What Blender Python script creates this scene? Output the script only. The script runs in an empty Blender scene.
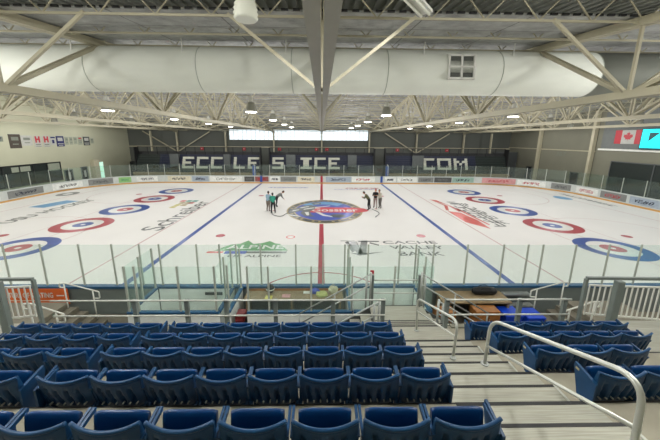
import bpy, bmesh, math, random
from mathutils import Vector, Matrix
random.seed(7)
sc = bpy.context.scene
COL = sc.collection
PI = math.pi

# ------------------------------------------------------------ materials
def lin(c):
    c = c / 255.0
    return c / 12.92 if c <= 0.04045 else ((c + 0.055) / 1.055) ** 2.4
def rgb(t): return (lin(t[0]), lin(t[1]), lin(t[2]), 1.0)
def mat(name, col, rough=0.6, metal=0.0, var=0.06, scale=3.0, bump=0.0, coat=0.0, spec=0.5):
    m = bpy.data.materials.new(name); m.use_nodes = True
    nt = m.node_tree; b = nt.nodes['Principled BSDF']
    b.inputs['Roughness'].default_value = rough; b.inputs['Metallic'].default_value = metal
    b.inputs['Coat Weight'].default_value = coat; b.inputs['Specular IOR Level'].default_value = spec
    c = rgb(col)
    tc = nt.nodes.new('ShaderNodeTexCoord'); nz = nt.nodes.new('ShaderNodeTexNoise')
    nz.inputs['Scale'].default_value = scale; nz.inputs['Detail'].default_value = 4
    nt.links.new(tc.outputs['Object'], nz.inputs['Vector'])
    rp = nt.nodes.new('ShaderNodeValToRGB')
    rp.color_ramp.elements[0].position = .3; rp.color_ramp.elements[1].position = .7
    rp.color_ramp.elements[0].color = (c[0]*(1-var), c[1]*(1-var), c[2]*(1-var), 1)
    rp.color_ramp.elements[1].color = (min(1, c[0]*(1+var)), min(1, c[1]*(1+var)), min(1, c[2]*(1+var)), 1)
    nt.links.new(nz.outputs['Fac'], rp.inputs['Fac']); nt.links.new(rp.outputs['Color'], b.inputs['Base Color'])
    if bump:
        bp = nt.nodes.new('ShaderNodeBump'); bp.inputs['Strength'].default_value = bump; bp.inputs['Distance'].default_value = .02
        nt.links.new(nz.outputs['Fac'], bp.inputs['Height']); nt.links.new(bp.outputs['Normal'], b.inputs['Normal'])
    return m
def emis(name, col, strength):
    m = bpy.data.materials.new(name); m.use_nodes = True
    b = m.node_tree.nodes['Principled BSDF']
    b.inputs['Base Color'].default_value = rgb(col)
    b.inputs['Emission Color'].default_value = rgb(col); b.inputs['Emission Strength'].default_value = strength
    return m
def glassmat(name, tint, haze=.04):
    m = bpy.data.materials.new(name); m.use_nodes = True
    nt = m.node_tree; nt.nodes.clear()
    out = nt.nodes.new('ShaderNodeOutputMaterial'); tr = nt.nodes.new('ShaderNodeBsdfTransparent')
    tr.inputs['Color'].default_value = (*tint, 1)
    gl = nt.nodes.new('ShaderNodeBsdfGlossy'); gl.inputs['Roughness'].default_value = .08; gl.inputs['Color'].default_value = (.9, 1, .95, 1)
    df = nt.nodes.new('ShaderNodeBsdfDiffuse'); df.inputs['Color'].default_value = (.72, .86, .8, 1)
    m1 = nt.nodes.new('ShaderNodeMixShader'); m1.inputs[0].default_value = .04
    m2 = nt.nodes.new('ShaderNodeMixShader'); m2.inputs[0].default_value = haze
    nt.links.new(tr.outputs[0], m1.inputs[1]); nt.links.new(gl.outputs[0], m1.inputs[2])
    nt.links.new(m1.outputs[0], m2.inputs[1]); nt.links.new(df.outputs[0], m2.inputs[2])
    nt.links.new(m2.outputs[0], out.inputs[0])
    return m

M = {}
M['ice'] = mat('ice', (238, 236, 233), .5, 0, .02, .35, .0, spec=.12)
M['board_white'] = mat('board_white', (198, 203, 200), .5)
M['cap_blue'] = mat('cap_blue', (34, 84, 122), .45)
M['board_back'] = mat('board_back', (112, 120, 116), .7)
M['kick'] = mat('kick_orange', (198, 152, 84), .5)
M['alu'] = mat('brushed_aluminium', (168, 172, 168), .42, .55, .05, 8)
M['post'] = mat('post_grey', (178, 182, 172), .5, 0)
M['rail'] = mat('rail_aluminium', (198, 200, 192), .36, .5, .04, 6)
M['postdark'] = mat('post_dark', (118, 127, 123), .5, .1)
M['glass'] = glassmat('glass_green', (.95, .99, .975), .045)
M['glassfar'] = glassmat('glass_far', (.88, .93, .91), .012)
M['seat'] = mat('seat_blue', (20, 62, 100), .4, 0, .12, 5, .05, spec=.3)
M['pan'] = mat('pan_blue', (4, 53, 102), .3, 0, .08, 5, spec=.4)
M['black'] = mat('black', (18, 19, 20), .6)
M['iron'] = mat('iron_grey', (88, 92, 92), .5, .4)
M['truss'] = mat('truss_paint', (176, 170, 146), .55, 0, .05, 2)
M['chord'] = mat('chord_paint', (166, 165, 157), .5, 0, .05, 2)
M['duct'] = mat('duct_fabric', (232, 235, 223), .7, 0, .03, .8, .15)
M['ductgrey'] = mat('duct_grey', (128, 131, 122), .5, .1, .06, 1.2)
M['tan'] = mat('tan_wood', (142, 124, 94), .6, 0, .15, 6)
M['brown'] = mat('brown_wood', (150, 98, 48), .5, 0, .2, 5)
M['white'] = mat('white_paint', (222, 222, 214), .5)
M['white_letter'] = mat('white_letter', (190, 190, 176), .55)
M['navy'] = mat('navy', (16, 24, 50), .5)
M['red'] = mat('red', (176, 40, 52), .5)
M['ired'] = mat('ice_red', (178, 52, 70), .3)
M['iblue'] = mat('ice_blue', (40, 78, 160), .3)
M['ithin'] = mat('ice_thin_line', (196, 160, 160), .3)
M['iwhite'] = mat('ice_white', (232, 232, 228), .3)
M['iblack'] = mat('ice_black', (82, 84, 84), .3)
M['igrey'] = mat('ice_grey', (108, 110, 108), .3)
M['itan'] = mat('ice_tan', (186, 168, 120), .3)
M['isky'] = mat('ice_sky', (112, 170, 214), .3)
M['iribbon'] = mat('ice_ribbon', (216, 56, 66), .3)
M['iroyal'] = mat('ice_royal', (62, 84, 186), .3)
M['igreen'] = mat('ice_green', (96, 158, 104), .3)
M['ired2'] = mat('ice_coral', (214, 92, 84), .3)
M['iyellow'] = mat('ice_yellow', (206, 196, 96), .3)
M['iteal'] = mat('ice_teal', (80, 160, 150), .3)
M['bluebin'] = mat('blue_plastic', (16, 66, 190), .4)
M['orange'] = mat('banner_orange', (222, 104, 44), .6)
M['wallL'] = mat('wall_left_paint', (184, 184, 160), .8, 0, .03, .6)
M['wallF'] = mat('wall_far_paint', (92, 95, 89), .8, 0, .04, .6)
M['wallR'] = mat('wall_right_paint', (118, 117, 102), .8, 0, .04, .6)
M['darkglass'] = mat('dark_window', (44, 50, 48), .25)
M['floor'] = mat('rubber_floor', (118, 112, 98), .8, 0, .08, 3)
M['step'] = None; M['seam'] = mat('duct_seam', (176, 180, 168), .7)
M['conc'] = mat('seat_deck_concrete', (146, 141, 124), .7, 0, .1, 4)
M['shade'] = mat('lamp_shade', (150, 150, 138), .5); M['liner'] = mat('liner_white', (240, 244, 240), .5)
M['wind'] = emis('sky_window', (226, 238, 245), 1.15)
M['lens'] = emis('lamp_lens', (255, 253, 244), 9)
M['dimlens'] = emis('lamp_dim', (205, 206, 192), .12)
M['cyan'] = emis('screen_cyan', (0, 224, 236), .95)
M['teal_dk'] = mat('screen_dark', (4, 70, 76), .5)
M['exitgreen'] = emis('door_glow', (190, 235, 214), .9)
M['skin'] = mat('skin', (196, 140, 112), .6)
M['hair'] = mat('hair', (46, 34, 28), .7)

def tread_mat():
    m = bpy.data.materials.new('tread_deck'); m.use_nodes = True
    nt = m.node_tree; b = nt.nodes['Principled BSDF']; b.inputs['Roughness'].default_value = .5; b.inputs['Metallic'].default_value = .15
    tc = nt.nodes.new('ShaderNodeTexCoord'); mp = nt.nodes.new('ShaderNodeMapping'); mp.inputs['Scale'].default_value = (1.2, 40, 1)
    nz = nt.nodes.new('ShaderNodeTexNoise'); nz.inputs['Scale'].default_value = 2; nz.inputs['Detail'].default_value = 5
    rp = nt.nodes.new('ShaderNodeValToRGB'); rp.color_ramp.elements[0].position = .3; rp.color_ramp.elements[1].position = .75
    rp.color_ramp.elements[0].color = rgb((142, 141, 128)); rp.color_ramp.elements[1].color = rgb((178, 177, 163))
    nt.links.new(tc.outputs['Object'], mp.inputs[0]); nt.links.new(mp.outputs[0], nz.inputs['Vector'])
    nt.links.new(nz.outputs['Fac'], rp.inputs['Fac']); nt.links.new(rp.outputs['Color'], b.inputs['Base Color'])
    return m
M['step'] = tread_mat()
def ceiling_mat(k=1):
    # silvery low-emissivity foil in sheets, crumpled, with seams across the hall
    m = bpy.data.materials.new('foil_ceiling'); m.use_nodes = True
    nt = m.node_tree; b = nt.nodes['Principled BSDF']; b.inputs['Roughness'].default_value = .7; b.inputs['Metallic'].default_value = .08
    tc = nt.nodes.new('ShaderNodeTexCoord')
    nz = nt.nodes.new('ShaderNodeTexNoise'); nz.inputs['Scale'].default_value = 1.8; nz.inputs['Detail'].default_value = 10; nz.inputs['Roughness'].default_value = .65
    nt.links.new(tc.outputs['Object'], nz.inputs['Vector'])
    br = nt.nodes.new('ShaderNodeTexBrick'); br.inputs['Scale'].default_value = 1; br.inputs['Brick Width'].default_value = 2.73
    br.inputs['Row Height'].default_value = .95; br.inputs['Mortar Size'].default_value = .02; br.offset = .0
    br.inputs['Color1'].default_value = rgb((196, 198, 194)); br.inputs['Color2'].default_value = rgb((176, 178, 176)); br.inputs['Mortar'].default_value = rgb((120, 120, 116))
    nt.links.new(tc.outputs['Object'], br.inputs['Vector'])
    rp = nt.nodes.new('ShaderNodeValToRGB'); rp.color_ramp.elements[0].position = .3; rp.color_ramp.elements[1].position = .7
    rp.color_ramp.elements[0].color = (.52*k, .52*k, .52*k, 1); rp.color_ramp.elements[1].color = (k, k, k, 1)
    nt.links.new(nz.outputs['Fac'], rp.inputs['Fac'])
    mx = nt.nodes.new('ShaderNodeMixRGB'); mx.blend_type = 'MULTIPLY'; mx.inputs[0].default_value = 1
    nt.links.new(br.outputs['Color'], mx.inputs[1]); nt.links.new(rp.outputs['Color'], mx.inputs[2])
    nt.links.new(mx.outputs[0], b.inputs['Base Color'])
    bp = nt.nodes.new('ShaderNodeBump'); bp.inputs['Strength'].default_value = .9; bp.inputs['Distance'].default_value = .12
    nt.links.new(nz.outputs['Fac'], bp.inputs['Height']); nt.links.new(bp.outputs['Normal'], b.inputs['Normal'])
    return m
M['foil'] = ceiling_mat()
M['foil2'] = ceiling_mat(.8)
M['deck'] = mat('roof_deck', (232, 234, 224), .5)

# ------------------------------------------------------------ mesh helpers
def obj(name, bm, m=None, parent=None, smooth=False, loc=None):
    me = bpy.data.meshes.new(name); bmesh.ops.recalc_face_normals(bm, faces=bm.faces[:]); bm.to_mesh(me); bm.free()
    o = bpy.data.objects.new(name, me); COL.objects.link(o)
    for x in (m if isinstance(m, (list, tuple)) else [m]):
        if x: me.materials.append(x)
    if smooth:
        for p in me.polygons: p.use_smooth = True
    if parent: o.parent = parent
    if loc: o.location = loc
    return o
def tag(o, label, cat, group=None, kind=None):
    if label: o['label'] = label
    if cat: o['category'] = cat
    if group: o['group'] = group
    if kind: o['kind'] = kind
    return o
def thing(name, label, cat, loc=(0, 0, 0), rz=0, group=None):
    o = bpy.data.objects.new(name, None); COL.objects.link(o); o.location = loc; o.rotation_euler = (0, 0, rz)
    o.empty_display_size = .1
    return tag(o, label, cat, group)
def struct(o, label=None):
    o['kind'] = 'structure'
    if label: o['label'] = label
    return o
def NB(): return bmesh.new()
def box(bm, x0, x1, y0, y1, z0, z1, mi=0, bev=0):
    v = [bm.verts.new(p) for p in ((x0,y0,z0),(x1,y0,z0),(x1,y1,z0),(x0,y1,z0),(x0,y0,z1),(x1,y0,z1),(x1,y1,z1),(x0,y1,z1))]
    fs = [bm.faces.new([v[i] for i in q]) for q in ((0,3,2,1),(4,5,6,7),(0,1,5,4),(1,2,6,5),(2,3,7,6),(3,0,4,7))]
    for f in fs: f.material_index = mi
    if bev:
        es = list({e for f in fs for e in f.edges})
        bmesh.ops.bevel(bm, geom=es, offset=bev, segments=2, affect='EDGES')
    return fs
def beam(bm, p, q, w, h, mi=0, up=(0, 0, 1)):
    p = Vector(p); q = Vector(q); d = (q - p)
    if d.length < 1e-6: return
    d.normalize(); u = Vector(up)
    if abs(d.dot(u)) > .98: u = Vector((0, 1, 0))
    s = d.cross(u).normalized(); t = s.cross(d).normalized()
    v = []
    for c in (p, q):
        for a, b in ((-1,-1),(1,-1),(1,1),(-1,1)):
            v.append(bm.verts.new(c + s*(a*w/2) + t*(b*h/2)))
    for i in ((3,2,1,0),(4,5,6,7),(0,1,5,4),(1,2,6,5),(2,3,7,6),(3,0,4,7)):
        bm.faces.new([v[k] for k in i]).material_index = mi
def tube(bm, pts, r, n=8, mi=0, caps=True):
    pts = [Vector(p) for p in pts]; rings = []
    ref = None
    for i, p in enumerate(pts):
        a = pts[max(0, i-1)]; b = pts[min(len(pts)-1, i+1)]
        d = (b - a).normalized()
        if ref is None:
            ref = Vector((0,0,1)) if abs(d.z) < .9 else Vector((1,0,0))
        s = d.cross(ref).normalized(); t = s.cross(d).normalized(); ref = t
        rr = r[i] if isinstance(r, (list, tuple)) else r
        rings.append([bm.verts.new(p + (s*math.cos(2*PI*k/n) + t*math.sin(2*PI*k/n))*rr) for k in range(n)])
    for i in range(len(rings)-1):
        for k in range(n):
            f = bm.faces.new([rings[i][k], rings[i][(k+1)%n], rings[i+1][(k+1)%n], rings[i+1][k]]); f.material_index = mi; f.smooth = True
    if caps:
        bm.faces.new(rings[0]).material_index = mi; bm.faces.new(rings[-1]).material_index = mi
def lathe(bm, prof, n=20, c=(0,0,0), mi=0):
    rings = []
    for r, z in prof:
        rings.append([bm.verts.new((c[0]+r*math.cos(2*PI*k/n), c[1]+r*math.sin(2*PI*k/n), c[2]+z)) for k in range(n)])
    for i in range(len(rings)-1):
        for k in range(n):
            f = bm.faces.new([rings[i][k], rings[i][(k+1)%n], rings[i+1][(k+1)%n], rings[i+1][k]]); f.material_index = mi; f.smooth = True
    bm.faces.new(rings[0]).material_index = mi; bm.faces.new(rings[-1]).material_index = mi
def poly(bm, pts, mi=0):
    f = bm.faces.new([bm.verts.new(p) for p in pts]); f.material_index = mi; return f
def prism(bm, pts, d, mi=0):
    """closed outline pts extruded by vector d"""
    a = [bm.verts.new(p) for p in pts]; b = [bm.verts.new(Vector(p)+Vector(d)) for p in pts]
    n = len(a)
    bm.faces.new(a).material_index = mi; bm.faces.new(b[::-1]).material_index = mi
    for i in range(n): bm.faces.new([a[i], a[(i+1)%n], b[(i+1)%n], b[i]]).material_index = mi
def bend(pts, r=.12, n=5):
    """round the inner corners of a polyline"""
    pts = [Vector(p) for p in pts]; out = [pts[0]]
    for i in range(1, len(pts)-1):
        a = (pts[i-1]-pts[i]); b = (pts[i+1]-pts[i]); rr = min(r, a.length*.45, b.length*.45)
        p0 = pts[i]+a.normalized()*rr; p1 = pts[i]+b.normalized()*rr
        for k in range(n+1):
            t = k/n; out.append(p0*(1-t)**2 + pts[i]*2*t*(1-t) + p1*t*t)
    out.append(pts[-1]); return out
def text_mesh(name, s, width, height, m, mw, parent=None, bold=.0, ext=.002):
    cu = bpy.data.curves.new('t', 'FONT'); cu.body = s; cu.size = 1; cu.extrude = 0; cu.offset = bold; cu.align_x = 'LEFT'
    cu.resolution_u = 3
    o = bpy.data.objects.new('t', cu); COL.objects.link(o)
    dg = bpy.context.evaluated_depsgraph_get(); me = bpy.data.meshes.new_from_object(o.evaluated_get(dg))
    bpy.data.objects.remove(o); bpy.data.curves.remove(cu)
    xs = [v.co.x for v in me.vertices]; ys = [v.co.y for v in me.vertices]
    x0, x1, y0, y1 = min(xs), max(xs), min(ys), max(ys)
    for v in me.vertices:
        v.co = mw @ Vector(((v.co.x-x0)/(x1-x0)*width, (v.co.y-y0)/(y1-y0)*height, 0))
    me.name = name; me.materials.clear(); me.materials.append(m)
    r = bpy.data.objects.new(name, me); COL.objects.link(r)
    if parent: r.parent = parent
    return r
def copy_tree(o, parent=None):
    c = o.copy(); COL.objects.link(c); c.parent = parent
    for ch in list(o.children): copy_tree(ch, c)
    return c
ORD = ['zeroth','first','second','third','fourth','fifth','sixth','seventh','eighth','ninth','tenth','eleventh','twelfth','thirteenth','fourteenth','fifteenth','sixteenth','seventeenth','eighteenth','nineteenth','twentieth','twenty-first','twenty-second','twenty-third','twenty-fourth','twenty-fifth']

# ------------------------------------------------------------ main dimensions (metres); ice at z = 0
RX = 30.48; Y0 = 9.455; Y1 = 39.935; YC = 24.695; RR = 8.53
WX = 33.0; WY = 50.0; NY = -5.0
BAY = 8.2
def roof(y):
    if y < 23: return 10.0 + .1*(y-7.84)
    return 11.516 - (y-23)*.1315

# ------------------------------------------------------------ room shell
bm = NB(); box(bm, -WX-.3, WX+.3, NY-.3, WY+.3, -.25, -.02); struct(obj('floor', bm, M['floor']), 'grey brown rubber and concrete floor around the rink')
bm = NB(); box(bm, -WX-.3, -WX, NY, WY, -.02, 12.5); wl = struct(obj('wall_left', bm, M['wallL']), 'pale beige end wall hung with a row of banners')
bm = NB(); box(bm, WX, WX+.3, NY, WY, -.02, 12.5); wr = struct(obj('wall_right', bm, M['wallR']), 'beige end wall behind the flag and the cyan scoreboard')
bm = NB()
box(bm, -WX, -15.9, WY, WY+.3, -.02, 12.5); box(bm, 8.05, WX, WY, WY+.3, -.02, 12.5)
box(bm, -15.9, 8.05, WY, WY+.3, -.02, 5.97); box(bm, -15.9, 8.05, WY, WY+.3, 7.74, 12.5)
struct(obj('wall_far', bm, M['wallF']), 'dim grey green long wall behind the far seats')
bm = NB(); box(bm, -WX, WX, NY-.3, NY, -.02, 12.5); struct(obj('wall_near', bm, M['wallR']), 'wall behind the near stands')
# ceiling: foil facing over the ice, ribbed deck over the stands
def roof_slab(name, ys, m, label, ribs=False, drop=0, th=.2):
    bm = NB()
    for a, b in zip(ys[:-1], ys[1:]):
        za, zb = roof(a)-drop, roof(b)-drop
        v = [bm.verts.new(p) for p in ((-WX, a, za), (WX, a, za), (WX, b, zb), (-WX, b, zb), (-WX, a, za+th), (WX, a, za+th), (WX, b, zb+th), (-WX, b, zb+th))]
        for q in ((0,3,2,1),(4,5,6,7),(0,1,5,4),(1,2,6,5),(2,3,7,6),(3,0,4,7)): bm.faces.new([v[i] for i in q])
    if ribs:
        x = -20
        while x < 20:
            a, b = ys[0], ys[-1]
            beam(bm, (x, a, roof(a)-.03), (x, b, roof(b)-.03), .12, .07); x += .3
    return struct(obj(name, bm, m), label)
roof_slab('ceiling', [8.0, 13.6], M['foil'], 'silvery grey foil sheets hung under the joists near the duct', False, .6, .05)
roof_slab('ceiling', [13.6, 23, 32, 41, WY], M['foil2'], 'silvery grey foil faced ceiling over the ice', False, .02, .02)
roof_slab('ceiling', [NY, 13.0], M['deck'], 'ribbed pale metal roof deck above the near stands', True)
roof_slab('ceiling', [13.0, 23, WY], M['deck'], 'pale metal roof deck above the foil')
bm = NB(); x = -20.0
while x < 20:
    box(bm, x+.06, x+.24, 7.95, 7.995, roof(8)-.59, roof(8)-.54); x += .3
struct(obj('trim_5', bm, M['black']), 'row of dark rib closures at the edge of the roof deck')
# clerestory window in the far wall
w = bpy.data.objects.new('window_1', None); COL.objects.link(w); struct(w, 'long bright clerestory window high in the far wall'); w.location = (-3.9, WY, 5.97)
bm = NB(); box(bm, -11.95, 11.9, .12, .16, 0, 1.77); obj('pane', bm, M['wind'], w)
bm = NB()
for i in range(0, 33): box(bm, -11.95+i*.745-.025, -11.95+i*.745+.025, .04, .12, 0, 1.77)
for z in (0, .6, 1.18, 1.72): box(bm, -11.95, 11.9, .05, .12, z, z+.045)
obj('window_frame', bm, M['post'], w)
# long girt line on the far wall
bm = NB(); box(bm, -WX, WX, WY-.18, WY, 4.68, 4.86); struct(obj('trim_1', bm, M['truss']), 'pale horizontal girt along the far wall')
bm = NB(); box(bm, WX-.18, WX, 10, 33.6, 5.2, 5.4); struct(obj('trim_2', bm, M['white']), 'white ledge under the flag on the right wall')
bm = NB(); box(bm, WX-.12, WX, 34, WY, 4.95, 5.08); struct(obj('trim_3', bm, M['truss']), 'pale girt on the right end wall')
bm = NB(); box(bm, WX-.06, WX, 20, 33.4, 5.4, 9.5); struct(obj('trim_4', bm, mat('panel_grey', (104, 108, 106), .7)), 'light grey panel behind flag')

# ------------------------------------------------------------ wall columns
def column(x, y, label, brace=False, w=.3, top=None, alongy=False):
    t = thing('wall_column', label, 'column', (x, y, 0))
    top = top or 7.3
    bm = NB(); box(bm, -w/2, w/2, -.18, .18, 0, top-.0)
    obj('shaft', bm, M['truss'], t)
    if brace:
        for s in (-1, 1):
            bm = NB(); beam(bm, (0, -.05, 3.9), (s*(5.6), -.05, 7.3), .16, .16); obj('brace', bm, M['truss'], t)
    return t
names = {-3: 'first', -2: 'second', -1: 'third', 0: 'fourth', 1: 'fifth', 2: 'sixth', 3: 'seventh'}
for k in range(-3, 4):
    lab = f'pale steel column on the far wall, {names[k]} of seven from the left'
    if k in (-3, 2): lab += ', V braced'
    column(k*BAY, WY-.36, lab, k in (-3, 2), .22)
column(-27.6, 47.3, 'thin pale steel post at the left end of the far bleachers', False, .16)
column(28.0, 47.3, 'thin pale steel post at the right end of the far bleachers', False, .16)
column(32.7, 42.7, 'thick pale steel column on the right wall near its far corner', False, .42, 8.7)
column(32.7, 34.2, 'thick pale steel column on the right wall beside the flag', False, .42, 9.8)

# ------------------------------------------------------------ ice with paint
def path_round(d=0, n=8):
    """outline of the rink as a closed list, offset outward by d, starting at near-left"""
    r = RR + d; pts = []
    cs = ((RX-RR, Y0+RR, -PI/2), (RX-RR, Y1-RR, 0), (-RX+RR, Y1-RR, PI/2), (-RX+RR, Y0+RR, PI))
    for cx, cy, a0 in cs:
        for i in range(n+1):
            a = a0 + PI/2*i/n; pts.append((cx+r*math.cos(a), cy+r*math.sin(a)))
    return pts
ice = thing('ice_sheet', 'large white sheet of ice with painted curling houses and hockey lines', 'ice rink', (0, YC, 0))
def flat(name, bm, m, parent=ice): return obj(name, bm, m, parent)
bm = NB(); prism(bm, [(x, y-YC, -.015) for x, y in path_round(-.013)], (0, 0, .015)); flat('ice_surface', bm, M['ice'])
Z1, Z2, Z3, Z4 = .003, .005, .007, .009
def disc(bm, cx, cy, r0, r1, z, mi=0, n=48, a0=0, a1=2*PI, sx=1, sy=1):
    for i in range(n):
        a, b = a0+(a1-a0)*i/n, a0+(a1-a0)*(i+1)/n
        P = lambda r, t: (cx+sx*r*math.cos(t), cy+sy*r*math.sin(t), z)
        if r0 > 0: poly(bm, [P(r0, a), P(r1, a), P(r1, b), P(r0, b)], mi)
        else: poly(bm, [(cx, cy, z), P(r1, a), P(r1, b)], mi)
def rect(bm, x0, x1, y0, y1, z, mi=0): poly(bm, [(x0,y0,z),(x1,y0,z),(x1,y1,z),(x0,y1,z)], mi)
SP = 4.534
for sx in (-1, 1):
    for k in range(-2, 3):
        blue = (k % 2 == 0)
        bm = NB()
        disc(bm, sx*17.37, k*SP, 1.22, 1.86, Z2, 0); disc(bm, sx*17.37, k*SP, .15, .61, Z2, 1); disc(bm, sx*17.37, k*SP, 0, .15, Z2, 2)
        disc(bm, sx*17.37, k*SP, .61, 1.22, Z2, 2)
        o = flat('curling_house', bm, [M['iblue'], M['ired'], M['iwhite']] if blue else [M['ired'], M['iblue'], M['iwhite']])
        o['label'] = ('blue ringed' if blue else 'red ringed') + ' curling house'
for sx in (-1, 1):
    bm = NB(); rect(bm, sx*8.53-.15, sx*8.53+.15, -15.2, 15.2, Z2); flat('blue_line', bm, M['iblue'])
bm = NB(); rect(bm, -.15, .15, -15.2, -4.25, Z2); rect(bm, -.15, .15, 4.35, 15.2, Z2); flat('red_line', bm, M['ired'])
for sx in (-1, 1):
    for X_, w2, ye, nm_ in ((10.97, .05, 15.1, 'hog_line'), (17.37, .02, 13.5, 'tee_line'), (19.2, .02, 13, 'thin_line'), (27.1, .04, 13.4, 'goal_line')):
        bm = NB(); rect(bm, sx*X_-w2, sx*X_+w2, -ye, ye, Z1); flat(nm_, bm, M['ithin'])
bm = NB(); disc(bm, 0, -15.2, 3.02, 3.1, Z2, 0, 32, 0, PI); flat('crease_arc', bm, M['ired'])
for x, y in ((-6.6, -6.9), (6.6, -6.9), (-6.7, 6.4), (6.7, 6.4)):
    bm = NB(); disc(bm, x, y, 0, .3, Z3, 0, 16); flat('faceoff_dot', bm, M['ired'])
for sx in (-1, 1):
    for sy in (-1, 1):
        bm = NB(); disc(bm, sx*20.5, sy*6.95, 0, .3, Z3, 0, 16); disc(bm, sx*20.5, sy*6.95, 4.5, 4.55, Z1, 1, 48)
        flat('faceoff_circle', bm, [M['ired'], M['ithin']])
bm = NB(); disc(bm, -2.0, -7.15, .22, .3, Z3, 0, 20); flat('faceoff_ring', bm, M['ired2'])
# centre emblem
logo = bpy.data.objects.new('centre_emblem', None); COL.objects.link(logo); logo.parent = ice; logo.location = (.28, .05, 0); logo.scale = (.9, .97, 1)
bm = NB()
disc(bm, 0, 0, 0, 2.95, Z2, 0, 64, sy=1.18); disc(bm, 0, 0, 2.95, 3.12, Z3, 1, 64, sy=1.18); disc(bm, 0, 0, 3.1, 3.6, Z3, 2, 64, sy=1.16)
disc(bm, 0, 0, 3.55, 3.75, Z3, 1, 64, sy=1.15)
disc(bm, 0, .1, 1.9, 2.9, Z3, 3, 40, .25*PI, .8*PI, sy=1.1)
for i in range(36):
    a = 2*PI*i/36
    if i % 3: poly(bm, [(r*math.cos(a+da), 1.16*r*math.sin(a+da), Z4) for r, da in ((3.2,0),(3.5,0),(3.5,.07),(3.2,.07))], 1)
obj('round_badge', bm, [M['iroyal'], M['itan'], M['iblack'], M['isky']], logo)
bm = NB()
pts = [(-2.25,-.1),(-1.9,-.7),(-1.2,-1.0),(3.2,-1.0),(4.1,-.6),(4.45,-.05),(4.0,.55),(3.0,.9),(-1.2,1.0),(-2.0,.6)]
poly(bm, [(x, y, .010) for x, y in pts]); obj('ribbon', bm, M['iribbon'], logo)
bm = NB(); disc(bm, 1.2, -2.1, 0, .72, .0105, 0, 24, sy=.75)
obj('puck', bm, M['iblack'], logo)
bm = NB()
poly(bm, [(-.9,-.9,.011),(-.2,-2.1,.011),(.75,-2.5,.011),(.6,-2.15,.011),(0,-1.7,.011),(-.5,-.85,.011)])
obj('stick', bm, M['iwhite'], logo)
bm = NB()   # the skating player drawn at the left of the badge
PO = 1.15
for P in ([(-3.9,.7),(-3.3,1.6),(-2.6,1.9),(-1.9,1.2),(-2.2,.2),(-2.6,-.6),(-3.4,-.4)], [(-3.3,-.4),(-2.6,-.5),(-2.4,-1.8),(-2.0,-2.4),(-3.0,-2.2),(-3.5,-1.2)],
          [(-4.4,.2),(-3.9,.7),(-3.4,-.4),(-4.1,-1.0),(-4.7,-1.2),(-4.6,-.6)], [(-2.3,2.0),(-1.6,2.2),(-1.5,2.9),(-2.1,3.1),(-2.6,2.6)]):
    poly(bm, [(x+PO, y, .012) for x, y in P], 0)
for P in ([(-3.7,.8),(-2.9,1.4),(-2.7,1.2),(-3.5,.6)], [(-3.3,.3),(-2.3,.9),(-2.2,.6),(-3.2,.0)], [(-3.1,-.9),(-2.7,-.8),(-2.6,-1.9),(-2.8,-2.0)], [(-2.2,1.0),(-.6,1.7),(-.5,1.5),(-2.1,.7)], [(-4.3,-.3),(-3.7,.1),(-3.7,-.1),(-4.3,-.6)], [(-4.9,-1.5),(-3.4,-2.2),(-3.4,-2.4),(-5.0,-1.75)], [(-2.2,2.5),(-1.7,2.6),(-1.7,2.4),(-2.2,2.3)]):
    poly(bm, [(x+PO, y, .014) for x, y in P], 1)
bm2 = bm; obj('player_drawing', bm2, [M['igrey'], M['iwhite']], logo)
text_mesh('ribbon_lettering', 'Gossner', 4.6, 1.15, M['iwhite'], Matrix.Translation((-1.3, -.62, .0115)), logo, .02)
def R90(x, y, z=.006): return Matrix.Translation((x, y, z)) @ Matrix.Rotation(PI/2, 4, 'Z')
def Rm90(x, y, z=.006): return Matrix.Translation((x, y, z)) @ Matrix.Rotation(-PI/2, 4, 'Z')
text_mesh('ice_lettering', 'Schreiber', 9.2, 1.5, M['iblack'], R90(-11.05, 18.8-YC), ice, .004)
text_mesh('ice_lettering', 'USU HOCKEY', 8.4, 1.05, M['igrey'], R90(-22.9, 20.4-YC), ice, .02)
text_mesh('ice_lettering', 'CACHE', 3.35, .5, M['iblack'], Matrix.Translation((3.8, 16.35-YC, .006)), ice, .01)
text_mesh('ice_lettering', 'VALLEY', 3.2, .52, M['iblack'], Matrix.Translation((4.05, 15.5-YC, .006)), ice, .01)
text_mesh('ice_lettering', 'BANK', 2.5, .55, M['iblack'], Matrix.Translation((4.35, 14.55-YC, .006)), ice, .01)
bm = NB()
for P in ([(1.55,16.75),(2.2,16.75),(2.35,14.9),(2.05,14.7)], [(2.05,14.7),(2.5,14.7),(2.9,16.9),(2.5,16.9)], [(1.45,16.6),(1.65,16.8),(1.95,15.2),(1.75,15.0)],
          [(2.3,16.85),(3.6,16.85),(3.6,16.65),(2.3,16.65)], [(3.0,16.6),(3.5,16.2),(3.45,16.0),(2.95,16.4)], [(1.6,14.95),(2.1,14.55),(3.6,15.1),(2.3,14.85)], [(1.2,16.9),(2.1,16.9),(2.1,16.78),(1.2,16.78)]):
    poly(bm, [(x, y-YC, .006) for x, y in P])
flat('bank_monogram', bm, M['igrey'])
bm = NB()
poly(bm, [(x, y-YC, .005) for x, y in ((-6.1,15.25),(-5.4,16.2),(-4.9,16.35),(-4.55,16.9),(-4.1,16.3),(-3.6,16.45),(-3.2,16.8),(-2.8,16.4),(-2.5,16.3),(-1.9,15.25))], 0)
poly(bm, [(x, y-YC, .0055) for x, y in ((-6.4,15.15),(-5.5,15.15),(-5.5,14.9),(-6.4,14.9))], 1)
poly(bm, [(x, y-YC, .0055) for x, y in ((-5.4,15.2),(-4.2,15.2),(-4.2,14.8),(-5.4,14.8))], 2)
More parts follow.
